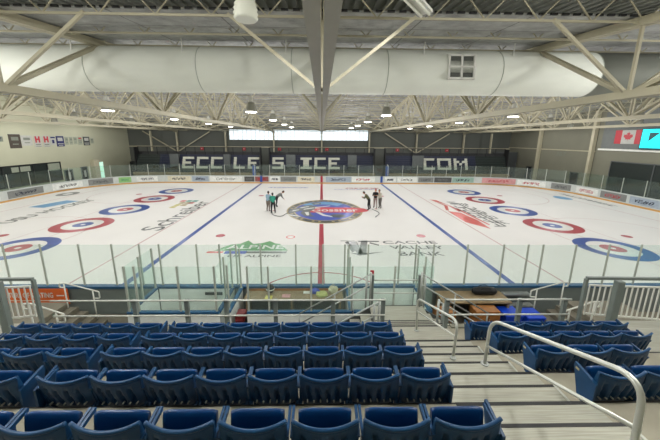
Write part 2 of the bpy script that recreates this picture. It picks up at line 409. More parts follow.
poly(bm, [(x, y-YC, .0055) for x, y in ((-4.2,15.15),(-1.95,15.15),(-1.95,14.88),(-4.2,14.88))], 3)
flat('mountain_emblem', bm, [M['igreen'], M['ired2'], M['iroyal'], M['igrey']])
text_mesh('ice_lettering', 'ALPINE', 3.3, .62, M['iwhite'], Matrix.Translation((-5.5, 15.5-YC, .008)), ice, .02)
text_mesh('ice_lettering', 'OF ALPINE', 2.9, .3, M['iblack'], Matrix.Translation((-5.1, 14.35-YC, .006)), ice, .015)
bm = NB()
for i, (x, y, mi) in enumerate(((-13.9,25.3,0),(-13.9,26.1,0),(-13.3,26.1,1),(-13.9,27.0,1),(-13.3,27.0,1),(-14.2,27.9,2),(-13.6,27.9,3),(-13.0,27.9,3),(-13.0,27.0,2))):
    rect(bm, x, x+.5, y-YC, y-YC+.65, .006, mi)
flat('square_dots', bm, [M['iyellow'], M['itan'], M['ired2'], M['iteal']])
bm = NB(); poly(bm, [(x, y-YC, .006) for x, y in ((-26.5,25.4),(-24.9,25.2),(-24.1,28.0),(-25.6,28.3))]); flat('blue_patch', bm, M['isky'])
bm = NB(); disc(bm, -28.3, 31.6-YC, 0, .9, .005, 0, 24, sy=1.3); disc(bm, -28.3, 31.6-YC, 0, .4, .007, 1, 20, sy=1.3); flat('dark_emblem', bm, [M['igrey'], M['iwhite']])
bm = NB(); disc(bm, 26.9, 30.5-YC, 0, .75, .006, 0, 24, sy=1.35); flat('blue_oval', bm, M['isky'])
# red swoosh with two lines of dark script
bm = NB()
poly(bm, [(x, y-YC, .005) for x, y in ((11.45,29.4),(12.1,29.0),(12.7,24.6),(12.2,24.2),(12.3,26.9))]); poly(bm, [(x, y-YC, .005) for x, y in ((11.6,29.0),(12.2,26.5),(11.5,24.6),(11.3,24.8),(11.9,26.6))])
poly(bm, [(x, y-YC, .005) for x, y in ((11.3,24.4),(12.2,23.9),(12.45,21.5),(12.2,19.3),(11.2,21.0))]); poly(bm, [(x, y-YC, .005) for x, y in ((12.4,25.8),(12.7,25.4),(12.75,20.4),(12.6,20.2))])
flat('red_swoosh', bm, M['ired2'])
def scribble(bm, n, w, h, mw, mi=0, st=.09, seed=1):
    rnd = random.Random(seed); x = 0
    for i in range(n):
        cw = w/n*.8; k = rnd.randint(0, 3)
        segs = [[(0,0),(0,1)], [(0,1),(1,1)], [(1,1),(1,0)], [(0,0),(1,0)], [(0,.5),(1,.5)], [(0,0),(1,1)]]
        for s in rnd.sample(segs, 3):
            a = Vector((x+s[0][0]*cw, s[0][1]*h, 0)); b = Vector((x+s[1][0]*cw, s[1][1]*h, 0))
            d = (b-a).normalized(); nrm = Vector((-d.y, d.x, 0))*st/2
            f = bm.faces.new([bm.verts.new(mw @ p) for p in (a-nrm, b-nrm, b+nrm, a+nrm)]); f.material_index = mi
        x += w/n
bm = NB(); scribble(bm, 9, 7.2, .7, Rm90(13.7, 27.6-YC), 0, .12, 3); scribble(bm, 10, 8.4, .85, Rm90(12.85, 28.2-YC), 0, .16, 5); flat('dark_script', bm, M['iblack'])
bm = NB(); scribble(bm, 12, 5.2, .45, Matrix.Translation((-6.9, 36.3-YC, .006)), 0, .1, 9); flat('blue_script', bm, M['iroyal'])
bm = NB(); scribble(bm, 10, 4.4, .65, Matrix.Translation((3.1, 35.9-YC, .006)), 0, .13, 11); scribble(bm, 6, 5.6, .35, Matrix.Translation((1.6, 35.2-YC, .006)), 1, .08, 12); flat('red_script', bm, [M['ired'], M['iroyal']])
bm = NB(); scribble(bm, 12, 6.6, .55, Rm90(28.5, 33-YC), 0, .12, 14); flat('dark_script', bm, M['igrey'])

# ------------------------------------------------------------ dasher boards and glass
def seg_path(kind):
    P = []
    n = 8
    def arc(cx, cy, a0, a1):
        for i in range(n+1):
            a = a0+(a1-a0)*i/n; P.append((cx+RR*math.cos(a), cy+RR*math.sin(a)))
    if kind == 'near': P += [(-RX+RR, Y0), (RX-RR, Y0)]
    if kind == 'far': P += [(RX-RR, Y1), (-RX+RR, Y1)]
    if kind == 'left': arc(-RX+RR, Y1-RR, PI/2, PI); arc(-RX+RR, Y0+RR, PI, 1.5*PI)
    if kind == 'right': arc(RX-RR, Y0+RR, -PI/2, 0); arc(RX-RR, Y1-RR, 0, PI/2)
    return P
def offs(P, d):
    """offset of a path outward (to the right of travel for our winding)"""
    out = []
    for i, p in enumerate(P):
        a = Vector(P[max(0, i-1)]); b = Vector(P[min(len(P)-1, i+1)]); t = (b-a).normalized()
        out.append((p[0]+t.y*d, p[1]-t.x*d))
    return out
def band(bm, P, d0, d1, z0, z1, mi=0):
    A = offs(P, d0); B = offs(P, d1)
    ring = []
    for a, b in zip(A, B):
        ring.append([bm.verts.new((a[0], a[1], z0)), bm.verts.new((b[0], b[1], z0)), bm.verts.new((b[0], b[1], z1)), bm.verts.new((a[0], a[1], z1))])
    for i in range(len(ring)-1):
        for k in range(4):
            bm.faces.new([ring[i][k], ring[i][(k+1)%4], ring[i+1][(k+1)%4], ring[i+1][k]]).material_index = mi
    bm.faces.new(ring[0]).material_index = mi; bm.faces.new(ring[-1][::-1]).material_index = mi
def along(P, step=None, marks=None):
    """points at equal steps along a path: (x, y, tx, ty)"""
    L = [0]
    for a, b in zip(P[:-1], P[1:]): L.append(L[-1]+math.dist(a, b))
    if marks is None:
        n = max(1, round(L[-1]/step)); marks = [L[-1]*i/n for i in range(n+1)]
    out = []
    for s in marks:
        j = 0
        while j < len(L)-2 and L[j+1] < s: j += 1
        t = (s-L[j])/(L[j+1]-L[j]); a, b = P[j], P[j+1]; d = (Vector(b)-Vector(a)).normalized()
        out.append((a[0]+(b[0]-a[0])*t, a[1]+(b[1]-a[1])*t, d.x, d.y))
    return out
near_posts = [-21.9,-19.6,-17.2,-14.8,-12.3,-10.96,-9.70,-8.40,-7.27,-6.33,-5.65,-4.36,-3.57,-2.99,-2.14,-.9,.06,.83,.97,1.66,2.78,3.36,3.99,5.2,6.5,7.38,7.92,9.11,10.33,11.5,13.9,16.3,18.7,21.1]
ZG = 2.62
def board(kind, label):
    P = seg_path(kind)
    t = thing('dasher_boards', label, 'rink boards', (0, 0, 0))
    near = kind == 'near'
    bm = NB(); band(bm, P, 0, .1, .17, 1.02); obj('board_panel', bm, M['board_white'], t)
    if near:
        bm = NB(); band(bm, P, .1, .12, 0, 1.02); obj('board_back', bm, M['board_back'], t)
        for xa, xb in ((-5.76, -3.16), (.96, 3.34)):
            bm = NB(); box(bm, xa, xb, Y0-.132, Y0-.121, 0, 1.02); obj('white_liner', bm, M['liner'], t)
    bm = NB(); band(bm, P, -.012, .1, 0, .17); obj('kick_plate', bm, M['kick'], t)
    bm = NB(); band(bm, P, -.03, .16 if near else .12, 1.02, 1.1); obj('cap_rail', bm, M['cap_blue'] if near else M['board_white'], t)
    Q = offs(P, .05)
    if near: L = [x+RX-RR for x in near_posts]; pts = along(Q, marks=L)
    else: pts = along(Q, 2.05 if kind == 'far' else 2.1)
    for p in pts:
        if kind != 'near' or True:
            bm = NB(); wd = .03 if near else .05
            if near and round(p[0], 2) in (-8.40, 7.38): pass
            beam(bm, (0, 0, 0), (0, 0, ZG-1.1+.02), wd, .055, up=(p[2], p[3], 0)); obj('glass_post', bm, M['post'] if near else M['rail'], t, loc=(p[0], p[1], 1.1))
    for a, b in zip(pts[:-1], pts[1:]):
        bm = NB(); beam(bm, (a[0], a[1], (1.1+ZG)/2), (b[0], b[1], (1.1+ZG)/2), .012, ZG-1.1); obj('glass_pane', bm, M['glass'] if near else M['glassfar'], t)
    return t, P
bn, _ = board('near', 'white rink boards with blue cap and tall glass in front of the near stands')
bf, PF = board('far', 'white rink boards with advertising panels along the far side below the bleachers')
bl, PL = board('left', 'curved white rink boards with glass round the left end of the ice')
brt, PR = board('right', 'curved white rink boards with glass round the right end of the ice')
# advertising on the boards facing the ice
adm = {c: mat('ad_'+n, c, .5, 0, .12, 4) for n, c in (('grey', (128,130,128)), ('dark', (78,80,80)), ('redgrey', (140,84,80)), ('pink', (206,150,150)), ('pale', (226,228,224)), ('cream', (214,208,186)), ('bluegrey', (158,170,184)), ('green', (140,186,120)), ('red', (178,70,74)), ('teal', (150,178,166)))}
adk = list(adm)
def adpanel(parent, P, s0, s1, col, txt=None, tcol=None, seed=0, z0=.26, z1=.98):
    a, b = along(P, marks=[s0, s1])
    A = Vector((a[0], a[1], 0)); B = Vector((b[0], b[1], 0)); d = (B-A); Lg = d.length; d.normalize()
    n = Vector((-d.y, d.x, 0))      # towards the ice
    bm = NB(); prism(bm, [A+n*.004+Vector((0,0,z0)), B+n*.004+Vector((0,0,z0)), B+n*.004+Vector((0,0,z1)), A+n*.004+Vector((0,0,z1))], n*.008)
    o = obj('advertising_panel', bm, adm[col], parent)
    ux = -d     # reading direction as seen from the ice
    mw = Matrix(((ux.x, 0, n.x, 0), (ux.y, 0, n.y, 0), (0, 1, 0, 0), (0, 0, 0, 1)))
    org = B + n*.016
    tm = tcol or M['iblack']
    if txt: text_mesh('panel_lettering', txt, Lg*.62, .3, tm, Matrix.Translation((org.x+ux.x*Lg*.2, org.y+ux.y*Lg*.2, z0+.2)) @ mw, o, .01)
    else:
        bm = NB(); scribble(bm, 7, Lg*.6, .26, Matrix.Translation((org.x+ux.x*Lg*.2, org.y+ux.y*Lg*.2, z0+.22)) @ mw, 0, .06, seed); obj('panel_lettering', bm, tm, o)
# far side: s runs from right (x=+21.95) to left
def fx(x): return (RX-RR) - x
G, D, RG, PK, PA, CR, BG, GR, RD, TE = adk
for i, (xa, xb, c, tc) in enumerate(((-21.6,-18.4,CR,'navy'), (-18.2,-15.9,BG,'navy'), (-15.7,-11.2,PA,'igrey'), (-10.9,-9.6+.1,D,'igrey'), (-9.4,-7.6+.1,RG,'red'), (-15.6,-15.6,PA,'navy')) ):
    if xb-xa < .5: continue
    adpanel(bf, PF, fx(xb)+0, fx(xa), c, None, M[tc], i+20)
LF = [(-21.5,-18.3),(-18.2,-15.9)]
ads = [(-7.3,-5.9,PA,'navy'),(-5.8,-3.6,G,'board_back'),(-3.4,-1.0,CR,'navy'),(.6,4.2,BG,'navy'),(4.3,7.6,PA,'red'),(9.0,10.6,PA,'navy'),(10.8,13.6,PA,'igrey'),(13.8,16.0,G,'iblack'),(16.1,18.6,D,'igrey'),(18.7,21.8,TE,'navy')]
for i, (xa, xb, c, tc) in enumerate(ads): adpanel(bf, PF, fx(xb), fx(xa), c, None, M[tc], i+40)
# left end: s from far tangent round to near
for i, (s0, s1, c, txt, tc) in enumerate(((1.0,3.6,PA,None,'navy'), (4.2,5.6,GR,None,'igreen'), (6.2,8.8,G,None,'iblack'), (9.4,12.6,PA,None,'igrey'), (13.6,17.2,G,None,'navy'), (17.9,21.6,PA,'MARKETING','navy'))):
    adpanel(bl, PL, s0, s1, c, txt, M[tc], i+60)
Lr = sum(math.dist(a, b) for a, b in zip(PR[:-1], PR[1:]))
for i, (s0, s1, c, tc) in enumerate(((1.0,5.2,PK,'red'), (5.4,8.6,PA,'red'), (9.2,11.4,G,'iblack'), (12.0,14.6,PA,'red'), (14.9,17.6,G,'red'), (17.9,20.6,BG,'navy'), (20.8,22.8,PA,'navy'), (23.0,25.0,CR,'brown'))):
    adpanel(brt, PR, Lr-s1, Lr-s0, c, None, M[tc], i+80)
# blue line and red line marks on the far boards
for x, w_, m_, nm in ((-8.53,.16,'iblue','blue_mark'), (8.53,.16,'iblue','blue_mark'), (0,.16,'ired','red_mark')):
    bm = NB(); box(bm, x-w_, x+w_, Y1-.03, Y1-.002, .2, 1.12); obj(nm, bm, M[m_], bf)
# blue padded posts of the players' benches
for x, lb in ((-9.55, 'upright blue padded post left of centre behind the far boards'), (9.35, 'upright blue padded post right of centre behind the far boards')):
    t = thing('padded_post', lb, 'post', (x, 40.25, 0)); bm = NB(); box(bm, -.22, .22, -.12, .12, 0, 2.5, bev=.03); obj('pad', bm, M['iblue'], t)
    bm = NB(); box(bm, -.05, .05, -.05, .05, 2.5, 2.75); obj('pole', bm, M['post'], t)

# ------------------------------------------------------------ far bleachers with letters made of white seats
FONT = {'E': ('####','#...','###.','#...','####'), 'C': ('####','#...','#...','#...','####'), 'L': ('#...','#...','#...','#...','####'), 'S': ('####','#...','####','...#','####'),
        'I': ('####','.##.','.##.','.##.','####'), 'O': ('#####','#...#','#...#','#...#','#####'), 'M': ('#...#','##.##','#.#.#','#...#','#...#')}
def bleacher(x0, x1, label, letters, navy0=None, navy1=None, aisles=()):
    cx = (x0+x1)/2; t = thing('bleacher_section', label, 'bleacher', (cx, 43, 0)); pitch = .42; n = int((x1-x0)/pitch)
    for r in range(6):
        y = 42.5+r*.13-43; zt = 1.82+r*.335
        bm = NB(); box(bm, x0-cx, x1-cx, y+.0, y+.13, zt-.05, zt+.3); obj('tier', bm, M['iron'], t)
        runs = []; cur = []
        for i in range(n):
            xs = x0+(i+.5)*pitch
            if any(a0 < xs < a1 for a0, a1 in aisles):
                if cur: runs.append(cur)
                cur = []
            else: cur.append(i)
        if cur: runs.append(cur)
        for run in runs:
            bmS = NB()
            for i in run:
                xs = x0+(i+.5)*pitch; mi = 0
                if navy0 is not None and (xs < navy0 or xs > navy1): mi = 2
                for ch, lx, lw in letters:
                    rows = FONT[ch]; nc = len(rows[0]); i0 = round((lx-x0)/pitch)
                    if r < 5 and i0 <= i < i0+nc and rows[4-r][i-i0] == '#': mi = 1
                box(bmS, xs-cx-.21, xs-cx+.21, y-.07, y-.002, zt+.3-.31, zt+.3+.015, mi)
                box(bmS, xs-cx-.19, xs-cx+.19, y-.1, y-.07, zt+.3-.27, zt+.3-.06, mi)
            obj('seat_row', bmS, [M['navy'], M['white_letter'], M['darkglass']], t)
    for a0, a1 in aisles:
        bm = NB(); box(bm, a0-cx, a1-cx, -.5, -.42, 1.8, 3.9); obj('aisle_steps', bm, M['iron'], t)
    bm = NB(); x = x0; yb = .35
    while x <= x1+.01:
        beam(bm, (x-cx, yb, 1.4), (x-cx, yb, 4.95), .07, .07); x += (x1-x0)/round((x1-x0)/1.4)-1e-4
    beam(bm, (x0-cx, yb, 4.92), (x1-cx, yb, 4.92), .06, .06); beam(bm, (x0-cx, yb, 4.25), (x1-cx, yb, 4.25), .05, .05)
    obj('back_railing', bm, M['black'], t)
    bm = NB(); box(bm, x0-cx, x1-cx, .4, .45, .0, 4.2); obj('back_panel', bm, M['black'], t)
    bm = NB(); box(bm, x0-cx, x1-cx, -.45, .4, .0, 1.78); obj('base_panel', bm, M['darkglass'], t)
    for xx in (x0-cx, x1-cx):
        bm = NB(); box(bm, xx-.05, xx+.05, -.6, .4, 0, 4.9); obj('side_panel', bm, M['black'], t)
    bm = NB(); box(bm, x0-cx, x1-cx, -1.45, -1.15, .95, 1.3); box(bm, x0-cx, x1-cx, -1.2, -1.15, .0, .95); obj('front_bench', bm, M['tan'], t)
    return t
def L3(seq, k=.1636): return seq
bleacher(-27.4, -9.1, 'dark blue bleacher block with white seats spelling ECCLE left of centre', [('E', -20.6, 0), ('C', -18.5, 0), ('C', -16.4, 0), ('L', -13.3, 0), ('E', -11.2, 0)], -24.1, 90, ((-22.4, -21.1), (-14.5, -13.6)))
bleacher(-7.8, 7.9, 'dark blue bleacher block in the centre with white seats spelling S and ICE', [('S', -7.4, 0), ('I', -3.0, 0), ('C', -.9, 0), ('E', 1.2, 0)], None, None, ((-5.3, -3.9), (3.9, 5.2)))
bleacher(9.5, 28.0, 'dark blue bleacher block with white seats spelling COM right of centre', [('C', 15.55, 0), ('O', 17.65, 0), ('M', 20.1, 0)], -90, 23.3, ((13.6, 15.3),))
# small red alarm boxes on the far wall
for i, x in enumerate((-20.6, -13.4, -7.3, -.9, .9, 13.2, 21.9)):
    t = thing('alarm_box', f'small red alarm box above the far bleachers, {ORD[i+1]} of seven from the left', 'alarm', (x, WY-.06, 4.45), 0, 'red alarm boxes on the far wall')
    bm = NB(); box(bm, -.26, .26, -.14, .06, -.26, .26, bev=.02); obj('case', bm, M['red'], t)
    bm = NB(); lathe(bm, [(.07, 0), (.07, .03), (.03, .04)], 12, (0, 0, 0)); o = obj('strobe', bm, M['white'], t); o.rotation_euler = (PI/2, 0, 0); o.location = (0, -.14, 0)

# ------------------------------------------------------------ left wall: banners, lobby windows, doors
def wall_quad(name, x, y0, y1, z0, z1, m, parent=None, th=.04):
    bm = NB(); box(bm, min(x, x+th), max(x, x+th), y0, y1, z0, z1); return obj(name, bm, m, parent)
bcol = {n: mat('banner_'+n, c, .75, 0, .08, 5) for n, c in (('grey', (118,124,112)), ('brown', (70,62,54)), ('white', (178,178,172)), ('navy', (34,38,92)), ('pale', (150,156,140)), ('dark', (66,70,70)))}
bannerspec = [
 (29.75, 30.55, 5.72, 6.25, 'grey', 'grey', 'small grey pennant at the near end of the banner row'),
 (31.1, 32.3, 5.0, 6.5, 'brown', 'grey', 'dark brown banner near the left end of the banner row'),
 (32.35, 33.55, 5.25, 6.35, 'white', 'grey', 'wide white banner with a faint grey emblem, right of the dark brown one'),
 (33.75, 34.6, 5.05, 6.35, 'white', 'H', 'white banner with a red letter H, left one of the pair'),
 (34.8, 35.65, 5.05, 6.35, 'white', 'H', 'white banner with a red letter H, right one of the pair'),
 (35.75, 36.45, 5.25, 6.3, 'white', 'navytop', 'white banner with a navy stripe across its top'),
 (36.55, 37.6, 5.05, 6.35, 'navy', 'white', 'navy blue banner with white lettering in the middle of the row'),
 (37.75, 38.25, 5.25, 6.25, 'pale', 'grey', 'small pale grey banner directly right of the navy banner'),
 (38.4, 38.9, 5.25, 6.25, 'pale', 'grey', 'second small pale grey banner right of the navy banner'),
 (39.05, 39.6, 5.3, 6.25, 'pale', 'grey', 'third small pale grey banner right of the navy banner'),
 (39.75, 40.4, 5.2, 6.25, 'pale', 'redtop', 'small pale banner with a red mark at its top'),
 (40.6, 41.7, 5.1, 6.3, 'dark', 'white', 'dark banner with a light centre near the far end of the row'),
 (41.85, 42.4, 5.35, 6.1, 'pale', 'grey', 'small pale pennant at the far end of the banner row')]
for y0, y1, z0, z1, c, deco, lab in bannerspec:
    t = thing('wall_banner', lab, 'banner', (-WX, (y0+y1)/2, z0)); w_ = y1-y0; h = z1-z0
    bm = NB(); box(bm, 0, .03, -w_/2, w_/2, 0, h); obj('cloth', bm, bcol[c], t)
    bm = NB(); beam(bm, (.03, -w_/2-.03, h), (.03, w_/2+.03, h), .04, .04); obj('hanging_rod', bm, M['post'], t)
    def R_(bm, a, b, c_, d): box(bm, .031, .04, a*w_, b*w_, c_*h, d*h)
    bm = NB()
    if deco == 'H':
        R_(bm, -.34, -.12, .4, .95); R_(bm, .12, .34, .4, .95); R_(bm, -.12, .12, .6, .76); obj('letter', bm, M['red'], t)
        bm = NB(); R_(bm, -.35, .35, .18, .26); R_(bm, -.4, .4, .04, .08); obj('lettering', bm, bcol['grey'], t)
    elif deco == 'navytop': R_(bm, -.42, .42, .78, .94); R_(bm, -.2, .2, .2, .6); obj('stripe', bm, bcol['navy'], t)
    elif deco == 'redtop': R_(bm, -.35, .35, .75, .9); obj('stripe', bm, M['red'], t); bm = NB(); R_(bm, -.35, .35, .3, .36); R_(bm, -.3, .3, .5, .56); obj('lettering', bm, bcol['grey'], t)
    elif deco == 'white': R_(bm, -.32, .32, .52, .84); R_(bm, -.38, .38, .22, .3); R_(bm, -.3, .3, .08, .14); obj('lettering', bm, bcol['white'], t)
    else: R_(bm, -.3, .3, .55, .8); R_(bm, -.25, .25, .25, .33); obj('lettering', bm, bcol['grey'] if c != 'grey' else bcol['dark'], t)
# lobby windows and doors
w = bpy.data.objects.new('window_2', None); COL.objects.link(w); struct(w, 'long dark lobby window in the left wall'); w.location = (-WX, 31.5, 0)
wall_quad('pane', 0, -5.5, 5.0, 1.0, 3.1, M['darkglass'], w)
bm = NB()
for y in (-5.5, -3.4, -1.7, 0, 1.5, 3.2, 4.95): box(bm, 0, .1, y-.05, y+.05, .9, 3.2)
box(bm, 0, .1, -5.5, 5, 3.1, 3.2); box(bm, 0, .1, -5.5, 5, .9, 1.0); obj('window_frame', bm, M['black'], w)
bm = NB(); box(bm, .04, .06, -.8, 1.2, 2.45, 3.0); box(bm, .04, .06, 3.3, 4.85, 2.2, 3.05); obj('notice_board', bm, bcol['pale'], w)
for i, (y0, y1, z1) in enumerate(((36.9, 38.0, 2.0), (39.5, 40.4, 2.15))):
    d = bpy.data.objects.new(f'door_{i+1}', None); COL.objects.link(d); struct(d, 'dark lobby door in the left wall, ' + ('the nearer one' if i == 0 else 'the farther one')); d.location = (-WX, (y0+y1)/2, 0)
    w_ = y1-y0
    wall_quad('leaf', 0, -w_/2, w_/2, -.02, z1, M['darkglass'], d, .05)
    bm = NB(); box(bm, .05, .07, -.1, .25, .8, 1.7); obj('door_glass', bm, bcol['white'], d)
    bm = NB(); box(bm, .0, .1, -w_/2-.08, -w_/2, -.02, z1+.08); box(bm, 0, .1, w_/2, w_/2+.08, -.02, z1+.08); box(bm, 0, .1, -w_/2-.08, w_/2+.08, z1, z1+.08); obj('door_frame', bm, M['postdark'], d)
d = bpy.data.objects.new('door_3', None); COL.objects.link(d); struct(d, 'bright glazed door glowing green white in the left wall'); d.location = (-WX, 42.9, 0)
wall_quad('leaf', 0, -.55, .55, -.02, 2.6, M['exitgreen'], d, .05)
bm = NB(); box(bm, 0, .1, -.62, -.55, -.02, 2.68); box(bm, 0, .1, .55, .62, -.02, 2.68); box(bm, 0, .1, -.62, .62, 2.6, 2.68); box(bm, 0, .1, -.55, .55, 1.2, 1.26); obj('door_frame', bm, M['white'], d)
t = thing('notice_cabinet', 'pale beige cabinet standing against the left wall beside the glowing door', 'cabinet', (-WX+.32, 41.7, 0))
bm = NB(); box(bm, -.3, .2, -.5, .5, 0, 3.1, bev=.02); obj('body', bm, mat('beige', (190, 184, 160), .6), t)
bm = NB(); box(bm, .2, .22, -.45, .45, .15, 2.95); obj('door', bm, mat('beige_door', (206, 200, 174), .6), t)
t = thing('vending_machine', 'dark low vending machine in the far left corner', 'vending machine', (-31.6, 48.6, 0))
bm = NB(); box(bm, -.5, .5, -.4, .4, 0, 2.3, bev=.03); obj('body', bm, M['black'], t)
bm = NB(); box(bm, -.4, .2, -.42, -.4, .8, 2.0); obj('display_window', bm, M['darkglass'], t)
bm = NB(); box(bm, .27, .42, -.42, -.4, .9, 1.6); obj('button_panel', bm, M['iron'], t)

# ------------------------------------------------------------ right wall: flag, scoreboard, openings
t = thing('canadian_flag', 'red and white maple leaf flag hung on the right wall beside the scoreboard', 'flag', (WX-.07, 30.55, 5.98))
def fq(bm, a, b): box(bm, -.02, 0, a, b, 0, 1.45)
bm = NB(); fq(bm, .68, 1.4); obj('red_band', bm, M['red'], t)
bm = NB(); fq(bm, -1.4, -.68); obj('red_band', bm, M['red'], t)
bm = NB(); fq(bm, -.68, .68); obj('white_field', bm, bcol['white'], t)
leaf = [(0,-.42),(.03,-.2),(.3,-.24),(.26,-.12),(.52,.1),(.44,.14),(.5,.32),(.32,.28),(.28,.38),(.12,.2),(.18,.52),(.08,.46),(0,.64)]
leaf = leaf + [(-a, b) for a, b in leaf[-2:0:-1]]
bm = NB(); prism(bm, [(-.022, a*.95, .68+b*.95) for a, b in leaf], (-.008, 0, 0)); obj('maple_leaf', bm, M['red'], t)
t = thing('scoreboard', 'video scoreboard with a glowing cyan screen on the right wall', 'scoreboard', (WX-.45, 26.75, 5.45))
bm = NB(); box(bm, -.02, .42, -2.55, 2.25, 0, 2.1, bev=.02); obj('housing', bm, M['teal_dk'], t)
bm = NB(); box(bm, -.05, -.02, -2.45, 2.12, .16, 2.0); s_ = obj('screen', bm, M['cyan'], t)
bm = NB(); prism(bm, [(-.055, 1.45, 1.65), (-.055, .55, 1.65), (-.055, 1.45, .8)], (-.006, 0, 0)); obj('triangle_mark', bm, M['teal_dk'], s_)
w = bpy.data.objects.new('window_3', None); COL.objects.link(w); struct(w, 'wide dark opening in the right wall'); w.location = (WX, 27.5, 0)
wall_quad('pane', -.05, -8.5, 4.3, .6, 3.95, M['darkglass'], w, .05)
bm = NB()
for y in (-8.5, -4.2, 0, 4.3): box(bm, -.1, 0, y-.05, y+.05, .55, 4.0)
box(bm, -.1, 0, -8.5, 4.3, 3.95, 4.05); obj('window_frame', bm, M['iron'], w)
for i, (y, lab) in enumerate(((36.3, 'narrow dark doorway in the right wall'), (44.5, 'dark doorway near the far right corner'))):
    d = bpy.data.objects.new(f'door_{i+4}', None); COL.objects.link(d); struct(d, lab); d.location = (WX, y, 0)
    wall_quad('leaf', -.05, -.5, .5, -.02, 2.15, M['black'], d, .05)
    bm = NB(); box(bm, -.09, 0, -.58, -.5, -.02, 2.22); box(bm, -.09, 0, .5, .58, -.02, 2.22); box(bm, -.09, 0, -.58, .58, 2.15, 2.22); obj('door_frame', bm, M['iron'], d)
text = thing('wall_number', 'faint dark number lettering on the right wall between the columns', 'sign', (WX-.01, 38.9, 4.2))
mw = Matrix(((0, 0, -1, 0), (-1, 0, 0, .5), (0, 1, 0, 0), (0, 0, 0, 1)))
text_mesh('digits', '367', 1.6, .55, bcol['grey'], Matrix.Translation((-.02, .3, 0)) @ mw, text, .0)
t = thing('folding_partition', 'dark folded partition stack between the far bleachers and the right corner', 'panel', (31.0, 47.4, 0))
bm = NB(); box(bm, -2.2, 1.6, -.1, .1, 0, 4.2); obj('sheet', bm, bcol['dark'], t)
bm = NB(); box(bm, -2.3, -2.2, -.15, .15, 0, 4.3); box(bm, 1.6, 1.7, -.15, .15, 0, 4.3); box(bm, -2.3, 1.7, -.15, .15, 4.2, 4.3); obj('frame', bm, M['iron'], t)

# ------------------------------------------------------------ roof trusses
NODE = [0.2, 7.84, 15.4, 22.9, 30.5, 38.1, 45.7]; APEX = [-3.7, 4.0, 11.6, 19.2, 26.7, 34.3, 41.9, 48.6]
ZB = 7.48
def truss(x, label):
    t = thing('roof_truss', label, 'roof truss', (x, 0, 0))
    bm = NB()
    for s in (-1, 1): beam(bm, (s*.094, NY, ZB), (s*.094, WY-.2, ZB), .15, .2)
    obj('bottom_chord', bm, M['chord'] if x == 0 else M['truss'], t)
    ys = [NY, 7.84, 15.4, 23, 32, 41, WY-.1]
    bm = NB()
    for a, b in zip(ys[:-1], ys[1:]):
        for s in (-1, 1): beam(bm, (s*.088, a, roof(a)-.74), (s*.088, b, roof(b)-.74), .14, .2)
    obj('top_chord', bm, M['truss'], t)
    for i, yb in enumerate(NODE):
        for ya in (APEX[i], APEX[i+1]):
            za = roof(ya)-.74
            bm = NB()
            for s in (-1, 1): beam(bm, (s*.06, yb, ZB), (s*.06, ya, za), .07, .1)
            obj('web_diagonal', bm, M['truss'], t)
        bm = NB(); beam(bm, (0, yb, ZB), (0, yb, roof(yb)-.74), .07, .07); obj('web_post', bm, M['truss'], t)
        ym = APEX[i+1]
        if ym > 12:
            bm = NB(); beam(bm, (0, ym, ZB), (0, ym, roof(ym)-.74), .06, .06); obj('web_post', bm, M['truss'], t)
            for s in (-1, 1):
                bm = NB(); beam(bm, (s*.05, ym, ZB+.02), (s*2.35, ym, roof(ym)-.72), .06, .06); obj('knee_brace', bm, M['truss'], t)
        for y0_, ok in ((yb, yb > 12), (ym, ym > 12)):
            for dy in (-1.9, 1.9):
                if ok and 13 < y0_+dy < 49:
                    bm = NB(); beam(bm, (0, y0_, ZB), (0, y0_+dy, roof(y0_+dy)-.74), .06, .07); obj('lacing_bar', bm, M['truss'], t)
        for s in (-1, 1):
            bm = NB(); beam(bm, (s*.05, yb, ZB+.02), (s*2.35, yb, roof(yb)-.72), .075, .075); obj('knee_brace', bm, M['truss'], t)
    return t
for k in range(-3, 4):
    truss(k*BAY, 'pale steel roof truss running over the ice, ' + {0: 'the central one directly overhead', -1: 'first one left of centre', -2: 'second one left of centre', -3: 'leftmost of the seven', 1: 'first one right of centre', 2: 'second one right of centre', 3: 'rightmost of the seven'}[k])
def joist_mesh(depth):
    bm = NB()
    for z, hh in ((-.05, .05), (-depth, .05)):
        beam(bm, (-WX+.05, 0, z), (WX-.05, 0, z), .05, hh)
    n = int(2*WX/1.366); st = (2*WX-.2)/n; x = -WX+.1
    for i in range(n):
        a = (x+i*st, 0, -depth); b = (x+i*st+st/2, 0, -.05); c = (x+(i+1)*st, 0, -depth)
        beam(bm, a, b, .028, .028); beam(bm, b, c, .028, .028)
    return bm
jm = None; y = 4.06; i = 0
while y < 49.3:
    if jm is None:
        o = obj('roof_joist', joist_mesh(.76), M['truss']); jm = o.data
    else:
        o = bpy.data.objects.new('roof_joist', jm); COL.objects.link(o)
    o.location = (0, y, roof(y)); i += 1
    tag(o, f'thin white open-web roof joist crossing the hall, {ORD[i]} from the near side', 'roof joist', 'open-web roof joists')
    y += 1.89
